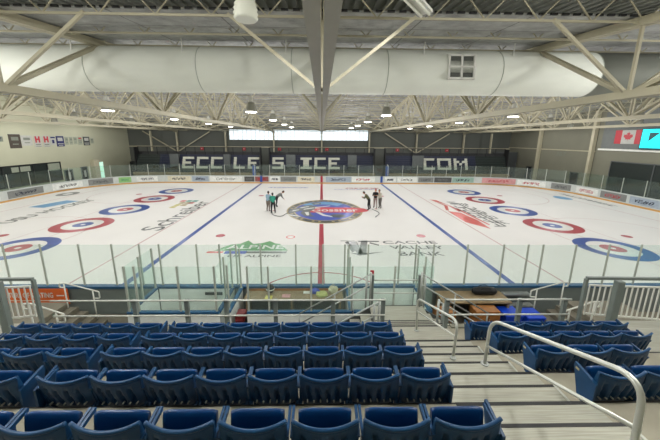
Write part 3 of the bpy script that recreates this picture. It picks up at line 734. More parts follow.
# ------------------------------------------------------------ fabric duct
t = thing('air_duct', 'huge white round air duct crossing the whole hall above the ice', 'duct', (0, 11.7, 8.79))
def cyl_x(bm, x0, x1, r, n=40, rows=None):
    xs = rows or [x0, x1]; rings = []
    for x in xs:
        rings.append([bm.verts.new((x, r*math.cos(2*PI*k/n), r*math.sin(2*PI*k/n))) for k in range(n)])
    for a, b in zip(rings[:-1], rings[1:]):
        for k in range(n):
            f = bm.faces.new([a[k], a[(k+1)%n], b[(k+1)%n], b[k]]); f.smooth = True
    bm.faces.new(rings[0]); bm.faces.new(rings[-1])
bm = NB(); cyl_x(bm, -32.9, 10.3, .8); obj('duct_sleeve', bm, M['duct'], t)
bm = NB(); cyl_x(bm, 10.3, 32.9, .79); obj('grey_section', bm, M['ductgrey'], t)  # greyer section right of the seam band
for x in (-28, -22.6, -17.2, -11.8, -8.45, -4.5, -1.1, 2.4, 6.6, 10.3, 17, 24, 30):
    bm = NB(); cyl_x(bm, x-.015, x+.015, .806); obj('seam_band', bm, M['seam'], t)
for x in (-20, -14, -8.9, -5.0, -1.3, 3.7, 7.0, 12.5, 19):
    bm = NB(); beam(bm, (x, -.62, .3), (x, -.62, 1.05+(.0)), .03, .03); obj('hanger_strap', bm, M['white'], t)
gb = bpy.data.objects.new('supply_grille', None); COL.objects.link(gb); gb.parent = t; gb.location = (5.05, -.77, .06); gb.rotation_euler = (-.1, 0, 0); gb['label'] = 'square white framed supply grille'
bm = NB()
for a in (-.46, 0, .46): box(bm, a-.035, a+.035, -.06, .06, -.43, .43)
for a in (-.4, 0, .4): box(bm, -.46, .46, -.06, .06, a-.03, a+.03)
obj('grille_frame', bm, M['white'], gb)
bm = NB(); box(bm, -.45, .45, 0, .03, -.42, .42)
for i in range(22): beam(bm, (-.44+i*.042, -.02, -.4), (-.44+i*.042, -.02, .4), .012, .02, 1)
obj('louvres', bm, [M['iron'], M['ductgrey']], gb)

# ------------------------------------------------------------ lamps
def area(name, loc, size, power, parent=None, col=(1, .99, .98), sy=None):
    l = bpy.data.lights.new(name, 'AREA'); l.energy = power; l.color = col; l.size = size
    if sy: l.shape = 'RECTANGLE'; l.size_y = sy
    o = bpy.data.objects.new(name, l); COL.objects.link(o); o.location = loc
    if parent: o.parent = parent
    return o
PW = 330; PS = 500
def point(name, loc, power, parent):
    l = bpy.data.lights.new(name, 'POINT'); l.energy = power; l.shadow_soft_size = .25; l.color = (1, .99, .98)
    o = bpy.data.objects.new(name, l); COL.objects.link(o); o.location = loc; o.parent = parent; return o
lampproto = thing('high_bay_lamp', '', 'lamp', (0, 0, 0))
bm = NB(); lathe(bm, [(.02, -.03), (.31, -.01), (.31, .02), (.02, .025)], 20); obj('lens', bm, M['lens'], lampproto)
bm = NB(); lathe(bm, [(.29-.012*(q % 2)-.012*max(0, q-5)**1.1, .03+.045*q) for q in range(12)], 20); obj('ribbed_shade', bm, M['shade'], lampproto)
bm = NB(); lathe(bm, [(.14, .55), (.15, .6), (.12, .8), (.04, .84)], 16); obj('ballast', bm, M['white'], lampproto)
bm = NB(); beam(bm, (0, 0, .84), (0, 0, 2.0), .02, .02); obj('hanger_cable', bm, M['post'], lampproto)
pl_ = bpy.data.lights.new('lamp_light', 'POINT'); pl_.energy = PW; pl_.shadow_soft_size = .25; pl_.color = (1, .99, .98)
la = bpy.data.objects.new('lamp_light', pl_); COL.objects.link(la); la.location = (0, 0, -.35); la.parent = lampproto
first = True
cols = [(-28.7, 'far left'), (-20.5, 'left'), (-12.3, 'middle left'), (-4.1, 'centre left'), (4.1, 'centre right'), (12.3, 'middle right'), (20.5, 'right'), (28.7, 'far right')]
rowsY = {-1: (17.2, 24.7, 32.0, 39.6), 1: (18.7, 26.0, 33.2, 40.6)}
for ci, (x, cn) in enumerate(cols):
    for ri, yy in enumerate(rowsY[-1 if x < 0 else 1]):
        o = lampproto if first else copy_tree(lampproto); first = False
        o.location = (x, yy, 7.74); o.rotation_euler = (0, 0, 0)
        tag(o, f'lit white high bay lamp, {ORD[ri+1]} from the viewer in the {cn} row', 'lamp', 'lit lamps over the ice')
for x, lb in ((-28.7, 'far left'), (-20.5, 'left'), (-12.3, 'middle left'), (12.3, 'middle right'), (20.5, 'right'), (28.7, 'far right')):  # extra lamps out of view, added to light the duct from below
    o = copy_tree(lampproto); o.location = (x, 7.9, 7.74)
    tag(o, f'added unseen high bay lamp above the near boards in the {lb} row', 'lamp', 'lit lamps over the ice')
# lamps over the stands (two show at the top of the picture, the tube row is added fill)
t = thing('ribbed_lamp', 'round ribbed glass lamp hanging near the roof, left of the central truss', 'lamp', (-1.5, 6.2, 8.62)); t.scale = (.88, .88, .88)
bm = NB(); prof = []
for i in range(13): prof.append((.15+.1*math.sin(i/12*PI*.62)+(.02 if i % 2 else -.012), .45-i*.045))
lathe(bm, prof[::-1], 28); obj('ribbed_shade', bm, M['dimlens'], t)
bm = NB(); lathe(bm, [(.15, .45), (.16, .5), (.13, .72), (.05, .78)], 20); obj('ballast', bm, M['white'], t)
bm = NB(); beam(bm, (0, 0, .78), (0, 0, 1.2), .02, .02); obj('stem', bm, M['post'], t)
area('lamp_light', (0, 0, -.2), .4, 120, t)
t = thing('tube_light', 'twin tube strip light near the roof, right of the central truss', 'lamp', (2.0, 6.7, 9.02), math.radians(52))
bm = NB(); box(bm, -.6, .6, -.16, .16, .06, .12); obj('tray', bm, M['white'], t)
for y in (-.09, .09):
    bm = NB(); tube(bm, [(-.58, y, .03), (.58, y, .03)], .03); obj('tube', bm, M['dimlens'], t)
area('lamp_light', (0, 0, -.06), 1.1, 90, t, sy=.3)
STAND_FILL = [(-21, 2.6, 'above the far left of the near stands'), (-13, 2.6, 'over the left end of the near stands'), (-4.6, 2.6, 'over the near stands just left of the viewer'), (4.6, 2.6, 'over the near stands just right of the viewer'), (13, 2.6, 'over the right end of the near stands'), (21, 2.6, 'above the far right of the near stands')]
for x, yy, lab in STAND_FILL:  # unseen row put in to brighten the duct and roof deck
    t = thing('tube_light', 'added unseen twin tube light ' + lab, 'lamp', (x, yy, 8.75))
    bm = NB(); box(bm, -.6, .6, -.16, .16, .06, .12); obj('tray', bm, M['white'], t)
    for q in (-.09, .09):
        bm = NB(); tube(bm, [(-.58, q, .03), (.58, q, .03)], .03); obj('tube', bm, M['lens'], t)
    point('lamp_light', (0, 0, -.25), PS, t)

# ------------------------------------------------------------ seating tiers
def ytread(k): return 1.75+.8*k      # rear edge of tread k
def ztread(k): return 3.45-.375*k
XL, XR = -6.25, 6.24; A0, A1 = 1.5, 2.95
deck = thing('seating_deck', 'pale metal stepped deck of the near stands with a stair aisle', 'grandstand', (0, 0, 0))
for k in range(-3, 5):
    y0 = ytread(k); y1 = ytread(k+1) if k < 4 else 5.92
    bm = NB(); box(bm, A0-.03, A1+.04, y0, y1, ztread(k)-.06, ztread(k)); obj('aisle_tread', bm, M['step'], deck)
    bm = NB(); box(bm, XL if k < 4 else -6.2, A0-.03, y0, y1, ztread(k)-.06, ztread(k)); box(bm, XL, A0-.03, y1-.03, y1-.0, ztread(k)-.43, ztread(k)-.06); obj('tread', bm, M['conc'], deck)
    bm = NB(); box(bm, A1+.04, XR, y0, y1, ztread(k)-.06, ztread(k)); box(bm, A0-.03, XR, y1-.03, y1-.0, ztread(k)-.43, ztread(k)-.06); obj('tread', bm, M['conc'], deck)
    bm = NB(); box(bm, A0-.03, A1+.04, y1-.03, y1+.012, ztread(k)-.055, ztread(k)+.003); box(bm, XL, A0-.03, y1-.008, y1+.01, ztread(k)-.055, ztread(k)+.002); box(bm, A1+.04, XR, y1-.014, y1+.01, ztread(k)-.055, ztread(k)+.002); obj('nosing', bm, M['black'], deck)
    if k < 4:
        bm = NB(); box(bm, A0, A1-.02, y0+.005, y0+.4, ztread(k)+.0, ztread(k)+.19, bev=.006); obj('half_step', bm, M['step'], deck)
        bm = NB(); box(bm, A1-.045, A1-.015, y0+.0, y0+.4, ztread(k)+.01, ztread(k)+.196); obj('edge_trim', bm, M['rail'], deck)
        bm = NB(); box(bm, A0, A1-.02, y0+.375, y0+.412, ztread(k)+.115, ztread(k)+.193); obj('nosing', bm, M['black'], deck)
# lower flight to the landing
zz = 1.95
for i, (y0, y1, z) in enumerate(((5.92, 6.2, 1.8), (6.2, 6.48, 1.65), (6.48, 6.76, 1.5), (6.76, 7.68, 1.36))):
    bm = NB(); box(bm, A0-.05, A1+.1, y0, y1, z-.06, z); box(bm, A0-.05, A1+.1, y1-.02, y1, z-.2, z-.06); obj('tread', bm, M['step'], deck)
    bm = NB(); box(bm, A0-.05, A1+.1, y1-.02, y1+.008, z-.045, z+.003); obj('nosing', bm, M['black'], deck)
# front curb of the walkway and fascia under it
bm = NB(); box(bm, -6.2, A0-.05, 5.82, 5.95, 1.3, 1.98); box(bm, A1+.1, 6.2, 5.82, 5.95, 1.3, 1.98); obj('front_fascia', bm, M['wallR'], deck)
bm = NB(); box(bm, -6.2, -6.14, -.6, 5.9, 0, 1.5); box(bm, 6.14, 6.2, -.6, 5.9, 0, 1.5); obj('side_fascia', bm, M['iron'], deck)

# ------------------------------------------------------------ stadium seats
def shell_bm():
    bm = NB(); nu, nv = 55, 10; front = []; back = []
    for j in range(nv+1):
        rf, rb = [], []
        for i in range(nu+1):
            u = -1+2*i/nu; v = j/nv
            ztop = .686+.042*abs(u)**2.2; zbot = .235+.05*abs(u)**3
            z = zbot+(ztop-zbot)*v
            y = .115-.135*v+.045*u*u*(.3+.7*v)
            x = u*(.242+.023*v)
            rib = 0
            rib = .03*min(1, v/.12)*min(1, max(0, (1-v)/.3))
            if .33 < v < .72 and abs(u) < .86 and math.cos((u*.5+.09*(v-.4))*PI*6.2*1.6) < -.15: rib = -.008
            rf.append(bm.verts.new((x, y+.018, z))); rb.append(bm.verts.new((x, y-rib, z)))
        front.append(rf); back.append(rb)
    for G_ in (front, back):
        for j in range(nv):
            for i in range(nu): bm.faces.new([G_[j][i], G_[j][i+1], G_[j+1][i+1], G_[j+1][i]]).smooth = True
    for i in range(nu):
        bm.faces.new([front[nv][i], front[nv][i+1], back[nv][i+1], back[nv][i]]); bm.faces.new([front[0][i], front[0][i+1], back[0][i+1], back[0][i]])
    for j in range(nv):
        bm.faces.new([front[j][0], front[j+1][0], back[j+1][0], back[j][0]]); bm.faces.new([front[j][nu], front[j+1][nu], back[j+1][nu], back[j][nu]])
    return bm
def rim_bm():
    bm = NB(); pts = []
    for i in range(23):
        u = -1+2*i/22; pts.append((u*.262, -.014+.045*u*u, .686+.042*abs(u)**2.2))
    tube(bm, pts, .0165, 8); return bm
def pan_bm():
    bm = NB(); nu, nv = 12, 7
    prof = [(.15, .30), (.155, .40), (.165, .52), (.178, .60), (.185, .635), (.2, .655), (.215, .65), (.222, .625), (.21, .5), (.2, .34), (.18, .29)]
    rings = []
    for i in range(nu+1):
        u = -1+2*i/nu; w = u*.222; dip = .012*(1-u*u); ed = .010*abs(u)**6
        rings.append([bm.verts.new((w, y-dip*(.5), z-ed*2)) for y, z in prof])
    n = len(prof)
    for a, b in zip(rings[:-1], rings[1:]):
        for k in range(n): bm.faces.new([a[k], a[(k+1)%n], b[(k+1)%n], b[k]]).smooth = True
    bm.faces.new(rings[0]); bm.faces.new(rings[-1]); return bm
def arm_bm(s):
    bm = NB(); x = s*.266
    prism(bm, [(x-.011, .02, .59), (x-.011, .25, .635), (x-.011, .262, .62), (x-.011, .25, .595), (x-.011, .03, .56)], (.022, 0, 0)); return bm
def bracket_bm():
    bm = NB()
    for s in (-1, 1):
        x = s*.255
        prism(bm, [(x-.012, .03, .57), (x-.012, .09, .56), (x-.012, .17, .30), (x-.012, .0, .17), (x-.012, 0, .33), (x-.012, .07, .36)], (.024, 0, 0), 0)
        tube(bm, [(x-.02, .09, .33), (x+.02, .09, .33)], .03, 10, 0)
    for i in range(6): tube(bm, [(-.18+i*.072, .022, .385), (-.18+i*.072, .09, .385)], .009, 6, 1)
    box(bm, -.23, .23, .085, .16, .24, .31, 0)
    return bm
proto = thing('stadium_seat', '', 'seat', (0, 0, 0))
obj('back_shell', shell_bm(), M['seat'], proto); obj('top_rim', rim_bm(), M['seat'], proto)
obj('seat_pan', pan_bm(), M['pan'], proto)
obj('mounting_bracket', bracket_bm(), [M['seat'], M['alu']], proto)
obj('armrest', arm_bm(-1), M['seat'], proto); obj('armrest', arm_bm(1), M['seat'], proto)
for ch in proto.children: pass
def endpanel(parent, s, plate=False):
    bm = NB(); x = s*.285
    prism(bm, [(x-.012, .0, .59), (x-.012, .27, .655), (x-.012, .275, .6), (x-.012, .17, .26), (x-.012, .05, .26), (x-.012, .0, .4)], (.024, 0, 0))
    o = obj('end_panel', bm, M['seat'], parent)
    if plate:
        bm = NB(); box(bm, x+s*.0125-.002, x+s*.0125+.002, .205, .25, .585, .61); obj('row_plate', bm, M['itan'], o)
blocks = [('left of the gap on the left side', -6.02, 5, 'l'), ('in the long middle block', -2.985, 8, 'm'), ('right of the stair aisle', 3.02, 6, 'r')]
rown = ['five', 'four', 'three', 'two', 'one']; first = True
for k in range(5):
    for bn_, x0, n, code in blocks:
        pitch = {'l': .575, 'm': .549, 'r': .53}[code]
        for i in range(n):
            x = x0+pitch*(i+.5); y = ytread(k)
            depth = .98*y+.2*(6.27-ztread(k)-.6)
            lim = 330/283.6*depth+.32
            if abs(x) > lim: continue
            o = proto if first else copy_tree(proto); 
            o.location = (x, y+(.03 if k == 0 else 0), ztread(k)-(.058 if k == 0 else 0)); o['spot'] = x; first = False
            if k == 0: o.location.x = x*1.025-.0
            if code == 'r': pos = f'{ORD[i+1]} right of the stairs'
            elif code == 'm': pos = f'{ORD[n-i]} left of the stairs'
            else: pos = f'{ORD[n-i]} left of the gap'
            tag(o, f'blue seat, row {rown[k]} from the walkway rail, {pos}', 'seat', 'blue stadium seats of the near stands')
            if first is False and (i == 0 and code != 'm' or i == 0): pass
ends = []
for o in list(COL.objects):
    if o.name.startswith('stadium_seat') and o.parent is None:
        x, y = o['spot'], o.location.y; del o['spot']
        if abs(x-(3.02+.265)) < .02: endpanel(o, -1, True)
        if abs(x-(-2.985+.549*7.5)) < .02: endpanel(o, 1)
        if abs(x-(-2.985+.2745)) < .02: endpanel(o, -1)
        if abs(x-(-6.02+.575*4.5)) < .02: endpanel(o, 1)
        if abs(x-(3.02+.53*5.5)) < .02: endpanel(o, 1)
        if abs(x-(-6.02+.2875)) < .02: endpanel(o, -1)

# ------------------------------------------------------------ stair handrails in the aisle
def handrail(label, pts, mids, posts, r=.0215):
    t = thing('stair_handrail', label, 'handrail', (2.24 if pts[0][0] < 4 else 2.2, pts[0][0], 0)); y0 = pts[0][0]
    bm = NB(); tube(bm, bend([(0, y-y0, z) for y, z in pts], .22, 7), r, 10); obj('top_rail', bm, M['rail'], t)
    bm = NB(); tube(bm, [(0, y-y0, z) for y, z in mids], r*.8, 10); obj('mid_rail', bm, M['rail'], t)
    for y, z in posts:
        bm = NB(); lathe(bm, [(.05, 0), (.05, .015), (.03, .02)], 14, (0, y-y0, z)); obj('foot_plate', bm, M['alu'], t)
    return t
handrail('large silver tube handrail down the middle of the aisle, the one nearest the viewer', [(3.30, 3.265), (3.30, 3.95), (1.62, 4.66), (1.56, 3.65)], [(3.30, 3.55), (1.58, 4.28)], [(3.30, 3.265), (1.56, 3.645)])
handrail('silver tube handrail in the aisle beside the front rows, the farther of the two', [(5.75, 1.95), (5.84, 2.72), (4.02, 3.42), (4.05, 2.75)], [(5.8, 2.42), (4.03, 3.12)], [(5.75, 1.95), (4.05, 2.7)])
# ------------------------------------------------------------ walkway front rail
def front_rail(x0, x1, posts, label):
    t = thing('walkway_railing', label, 'railing', ((x0+x1)/2, 5.8, 1.95)); cx = (x0+x1)/2
    for z in (.75, .37):
        bm = NB(); tube(bm, [(x0-cx, 0, z), (x1-cx, 0, z)], .02, 10); obj('rail_tube', bm, M['rail'], t)
    for x in posts:
        bm = NB(); box(bm, x-cx-.045, x-cx+.045, .02, .09, -.1, .74); obj('rail_post', bm, M['postdark'], t)
front_rail(-6.0, 1.46, (-4.2, -3.04, -2.15, -1.04, .27, 1.42), 'long two-bar silver railing along the walkway, left of the aisle')
front_rail(2.86, 5.75, (2.9, 4.6, 5.65), 'two-bar silver railing along the walkway, right of the aisle')

# ------------------------------------------------------------ picket guards at both ends of the walkway
for s, nm in ((-1, 'left'), (1, 'right')):
    t = thing('picket_guard', f'grey framed guard rail with white pickets at the {nm} end of the stands', 'guard rail', (6.0 if s > 0 else -6.27, 5.8, 1.95))
    bm = NB(); beam(bm, (0, 0, 1.28), (s*3.2, 0, 1.24), .06, .06); obj('top_rail', bm, M['postdark'], t)
    for x, w_ in ((0, .06), (3.1, .1)):
        bm = NB(); box(bm, s*x-w_/2, s*x+w_/2, -w_/2, w_/2, -1.0 if x > 3 else -.1, 1.26); obj('frame_post', bm, M['postdark'], t)
    bm = NB(); box(bm, s*.62-.08, s*.62+.08, -.2, -.08, -1.4, 1.28, bev=.01); obj('main_post', bm, M['postdark'], t)
    bm = NB(); beam(bm, (s*.15, .05, 1.08), (s*.5, .05, 1.06), .035, .035); beam(bm, (s*.5, .05, 1.06), (s*3.0, .05, .98), .035, .035)
    beam(bm, (s*.15, .05, .36), (s*.5, .05, .32), .035, .035); beam(bm, (s*.5, .05, .32), (s*3.0, .05, .1), .035, .035)
    obj('picket_rail', bm, M['white'], t)
    i = 0; x = .16
    while x < 3.05:
        if x > 0:
            bm = NB(); beam(bm, (s*x, .05, .34-.09*x), (s*x, .05, 1.07-.03*x), .022, .022); obj('picket', bm, M['white'], t)
        x += .128
    # outer platform the guard stands on
    t = thing('side_platform', f'pale concrete side platform beyond the {nm} end of the stands', 'platform', (s*7.6, 5.6, 0))
    bm = NB(); box(bm, -1.4, 1.4, -2.2, .6, 1.72, 1.86); obj('slab', bm, M['step'], t)
    bm = NB(); box(bm, -1.35, 1.35, -2.1, .5, 0, 1.72); obj('base', bm, M['iron'], t)
    # stairs going down from the outside towards the centre
    t = thing('side_stairs', f'tan stairs coming down behind the boards on the {nm}', 'stairs', (s*8.2, 7.9, 0))
    for i in range(5):
        bm = NB(); box(bm, min(s*(-.9+i*.3), s*2.2), max(s*(-.9+i*.3), s*2.2), -1.0, .9, i*.16, (i+1)*.16); obj('stair_step', bm, M['floor'], t)
    for yy, zt, x0, x1, nm2 in ((8.75, 1.2, 7.2, 8.45, 'far'), (6.85, 1.65, 6.6, 7.6, 'near')):
        t = thing('stair_rail', f'white bent tube stair rail on the {nm} steps, ' + ('on the side of the boards' if nm2 == 'far' else 'on the side of the seats'), 'handrail', (s*x0-(.2 if s < 0 else 0), yy, 0))
        L = x1-x0; dz = .33
        bm = NB(); tube(bm, bend([(s*.22, 0, zt-.22), (0, 0, zt-.22), (0, 0, zt+.02), (s*(L-.2), 0, zt+dz), (s*L, 0, zt+dz), (s*L, 0, zt+dz-.15), (s*(L-.12), 0, zt+dz-.15)], .05), .021, 8); obj('rail_tube', bm, M['white'], t)
        for q in (.2, L-.15):
            bm = NB(); tube(bm, [(s*q, 0, .2+.1*q), (s*q, 0, zt+dz*min(1, q/(L-.2)))], .02, 8); obj('rail_post', bm, M['white'], t)

# ------------------------------------------------------------ landing and its two side flights
land = thing('landing_stairs', 'grey landing at the foot of the aisle with stair flights down to both sides', 'stairs', (2.2, 7.2, 0))
bm = NB(); box(bm, -.72, .72, -.42, .44, 1.0, 1.29); obj('landing_edge', bm, M['iron'], land)
for s in (-1, 1):
    for i in range(7):
        bm = NB(); x0 = s*(.75+i*.3); x1 = s*(1.05+i*.3)
        box(bm, min(x0, x1), max(x0, x1), -.75, .35, 1.17-i*.17-.04, 1.17-i*.17); obj('stair_step', bm, M['step'], land)
    for yy in (-.78, .38):
        bm = NB(); beam(bm, (s*.75, yy, 1.25), (s*2.85, yy, .05), .04, .2); obj('stringer', bm, M['iron'], land)
for s, nm in ((-1, 'left'), (1, 'right')):
    for yy, nm2 in ((7.62, 'beside the penalty box glass'), (6.38, 'nearer the seats')):
        t = thing('stair_rail', f'grey double tube rail going down {nm} from the landing, {nm2}', 'handrail', (2.2+s*.75, yy, 0))
        zt = 2.42 if yy > 7 else 2.3
        for dz in (0, -.34):
            bm = NB(); tube(bm, [(0, 0, zt+dz+.0), (s*2.15, 0, zt-1.32+dz)], .022, 8); obj('rail_tube', bm, M['alu'], t)
        for q in (0, .12, 1.05, 2.1):
            bm = NB(); tube(bm, [(s*q, 0, max(.02, 1.25-.55*q-.1)), (s*q, 0, zt-.61*q+(.05 if q == 0 else 0))], .03 if q < .2 else .02, 8); obj('rail_post', bm, M['alu'], t)
t = thing('landing_rail', 'low horizontal silver rail across the end of the landing', 'railing', (2.2, 7.66, 1.36))
for z in (.42, .84):
    bm = NB(); tube(bm, [(-.7, 0, z), (.72, 0, z)], .018, 8); obj('rail_tube', bm, M['rail'], t)
for x in (-.68, .7):
    bm = NB(); box(bm, x-.03, x+.03, -.03, .03, -.06, 1.0); obj('rail_post', bm, M['postdark'], t)

# ------------------------------------------------------------ penalty boxes and timekeeper's box
YB = 7.82
def box_wall(t, kind, a, b, c, m='liner'):
    """kind x: wall along x from a to b at y=c; kind y: wall along y from a to b at x=c (coordinates local to t)"""
    o = t.location
    bm = NB()
    if kind == 'x': box(bm, a-o.x, b-o.x, c-.04-o.y, c+.04-o.y, 0, 1.04)
    else: box(bm, c-.04-o.x, c+.04-o.x, a-o.y, b-o.y, 0, 1.04)
    obj('box_wall', bm, M[m], t)
    bm = NB()
    if kind == 'x': box(bm, a-o.x, b-o.x, c-.06-o.y, c+.06-o.y, 1.04, 1.1)
    else: box(bm, c-.06-o.x, c+.06-o.x, a-o.y, b-o.y, 1.04, 1.1)
    obj('wall_cap', bm, M['cap_blue'], t)
def box_glass(t, kind, a, b, c, posts):
    o = t.location
    bm = NB()
    if kind == 'x': box(bm, a-o.x, b-o.x, c-.006-o.y, c+.006-o.y, 1.1, 2.55)
    else: box(bm, c-.006-o.x, c+.006-o.x, a-o.y, b-o.y, 1.1, 2.55)
    obj('glass_pane', bm, M['glass'], t)
    for p in posts:
        x, y = (p, c) if kind == 'x' else (c, p)
        bm = NB(); box(bm, x-.025-o.x, x+.025-o.x, y-.025-o.y, y+.025-o.y, 1.1, 2.57); obj('glass_post', bm, M['post'], t)
YE = Y0-.2
t = thing('penalty_box', 'white walled penalty box with blue caps and glass, left of the timekeeper desk', 'penalty box', (-4.45, 8.6, 0))
box_wall(t, 'x', -5.85, -3.08, YB); box_wall(t, 'y', YB, YE, -5.8); box_wall(t, 'y', YB, YE, -3.12)
box_glass(t, 'x', -5.85, -3.12, YB, (-5.79, -5.5, -4.25, -3.17)); box_glass(t, 'y', YB, YE, -5.8, (8.5, 9.2)); box_glass(t, 'y', YB, YE, -3.12, (8.5, 9.2))
bm = NB(); box(bm, -1.35, 1.3, -.75, .65, .0, .12); obj('box_floor', bm, M['floor'], t)
bm = NB(); box(bm, -.3, 1.25, -.7, -.4, .4, .46); box(bm, -.25, -.2, -.65, -.45, .12, .4); box(bm, 1.1, 1.15, -.65, -.45, .12, .4); obj('bench', bm, M['tan'], t)
bm = NB(); box(bm, .35, .95, .595, .635, .82, .92); obj('door_latch', bm, M['iron'], t)
t = thing('timekeeper_box', 'timekeeper box with blue capped walls between the two penalty boxes', 'scorer box', (-1.0, 8.6, 0))
box_wall(t, 'x', -2.25, .95, YB); box_wall(t, 'y', YB, YE, -2.82); box_wall(t, 'y', YB, YE, .92)
box_glass(t, 'x', -2.22, .95, YB, (-2.2, -1.58, -.3, .93)); box_glass(t, 'y', YB, YE, -2.82, (7.9, 9.2)); box_glass(t, 'y', YB, YE, .92, (8.5, 9.2))
bm = NB(); box(bm, -1.75, 1.85, -.7, .65, 0, .1); obj('box_floor', bm, M['black'], t)
t = thing('penalty_box', 'white walled penalty box with glass behind the landing, right of the timekeeper desk', 'penalty box', (2.2, 8.6, 0))
box_wall(t, 'x', 1.0, 3.4, YB); box_wall(t, 'y', YB, YE, 3.38)
box_glass(t, 'x', .98, 3.38, YB, (2.21, 3.08)); box_glass(t, 'y', YB, YE, 3.38, (8.5, 9.2))
bm = NB(); box(bm, -1.1, 1.1, -.7, .65, 0, .12); obj('box_floor', bm, M['floor'], t)
# scorer's counter and what lies on it
t = thing('scorer_counter', 'tan wooden counter running along the boards in the timekeeper box', 'counter', (-1.2, 8.95, 0))
bm = NB(); box(bm, -1.4, 1.95, -.3, .3, .93, .98, bev=.008); obj('counter_top', bm, M['tan'], t)
bm = NB(); box(bm, -1.4, 1.95, .26, .3, .98, 1.04); obj('back_lip', bm, M['brown'], t)
for x in (-1.3, .2, 1.85):
    bm = NB(); box(bm, x-.03, x+.03, -.28, .28, .1, .93); obj('support', bm, M['tan'], t)
t = thing('goal_horn', 'black and white round speaker lamp on the timekeeper counter', 'speaker', (-1.78, 9.12, .98))
bm = NB(); lathe(bm, [(.03, 0), (.1, .02), (.14, .1), (.14, .18), (.09, .26), (.02, .28)], 18); obj('dome', bm, M['black'], t)
bm = NB(); lathe(bm, [(.145, .11), (.15, .13), (.145, .15)], 18); obj('white_band', bm, M['white'], t)
t = thing('paper_sheet', 'pink sheet of paper lying on the timekeeper counter', 'paper', (-1.2, 8.86, .981)); bm = NB(); box(bm, -.14, .14, -.1, .1, 0, .006); obj('sheet', bm, adm[PK], t)
t = thing('paper_sheet', 'white sheet of paper on the counter beside the blue bag', 'paper', (-.52, 9.08, .981)); bm = NB(); box(bm, -.1, .12, -.08, .08, 0, .012); obj('sheet', bm, M['white'], t)
t = thing('paper_sheet', 'pale yellow sheet hanging at the counter edge under the round speaker', 'paper', (-1.78, 8.78, .981)); bm = NB(); box(bm, -.12, .12, -.12, .1, 0, .006); obj('sheet', bm, M['iyellow'], t)
def sack(name, label, loc, m, sx, sy, sz, seed):
    t = thing(name, label, 'bag', loc); rnd = random.Random(seed)
    bm = NB(); bmesh.ops.create_icosphere(bm, subdivisions=3, radius=1)
    ph = [rnd.uniform(0, 6) for _ in range(6)]
    for v in bm.verts:
        c = v.co.copy(); f = 1+.1*math.sin(5*c.x+ph[0])*math.sin(4*c.y+ph[1])+.07*math.sin(9*c.z+ph[2]+3*c.x)
        z = max(-.75, c.z)
        v.co = Vector((c.x*f*sx, c.y*f*sy, (z+.75)/1.75*sz*f))
    obj('sack_body', bm, m, t, True)
    bm = NB(); tube(bm, bend([(-.3*sx, 0, sz*.85), (-.2*sx, 0, sz*1.25), (.2*sx, 0, sz*1.25), (.3*sx, 0, sz*.85)], .03), .008, 6); obj('strap', bm, m, t)
sack('sports_bag', 'blue and black bag on the timekeeper counter', (-.22, 9.05, .98), mat('bagblue', (70, 84, 170), .6), .17, .12, .17, 1)
sack('sports_bag', 'yellow green bag on the timekeeper counter', (.02, 8.85, .98), mat('bagyellow', (184, 188, 118), .6), .2, .14, .16, 2)
sack('sports_bag', 'cream coloured bag at the right end of the timekeeper counter', (.42, 9.05, .98), mat('bagcream', (196, 190, 158), .6), .17, .13, .26, 3)
def chair(label, x, y, rz):
    t = thing('folding_chair', label, 'chair', (x, y, .1), rz)
    bm = NB(); box(bm, -.28, .28, -.22, .22, .42, .48, bev=.02); obj('seat', bm, M['black'], t)
    bm = NB(); box(bm, -.3, .3, -.26, -.21, .5, .84, bev=.02); obj('backrest', bm, M['black'], t)
    for sx in (-.2, .2):
        for sy in (-.2, .18):
            bm = NB(); tube(bm, [(sx, sy*1.1, 0), (sx, sy, .43)], .012, 6); obj('leg', bm, M['iron'], t)
chair('wide black chair behind the timekeeper counter', -.75, 8.35, .1); chair('black chair by the counter below the round speaker', -1.85, 8.35, .2)
t = thing('crate', 'stack of red and black crates between the left penalty box and timekeeper box', 'crate', (-2.98, 8.1, 0))
t.location = (-2.52, 8.05, .1)
bm = NB(); box(bm, -.13, .13, -.2, .2, .0, .55, bev=.01); obj('lower_crate', bm, M['black'], t)
bm = NB(); box(bm, -.13, .13, -.2, .2, .56, .8, bev=.01); obj('upper_crate', bm, mat('crate_red', (110, 30, 34), .5), t)
t = thing('warning_sign', 'small red placard on the glass above the landing', 'sign', (1.5, 7.74, 2.25)); bm = NB(); box(bm, -.05, .06, -.01, .01, 0, .22); obj('plate', bm, M['red'], t)
bm = NB(); box(bm, -.035, .045, -.014, -.01, .09, .12); obj('stripe', bm, M['white'], t)
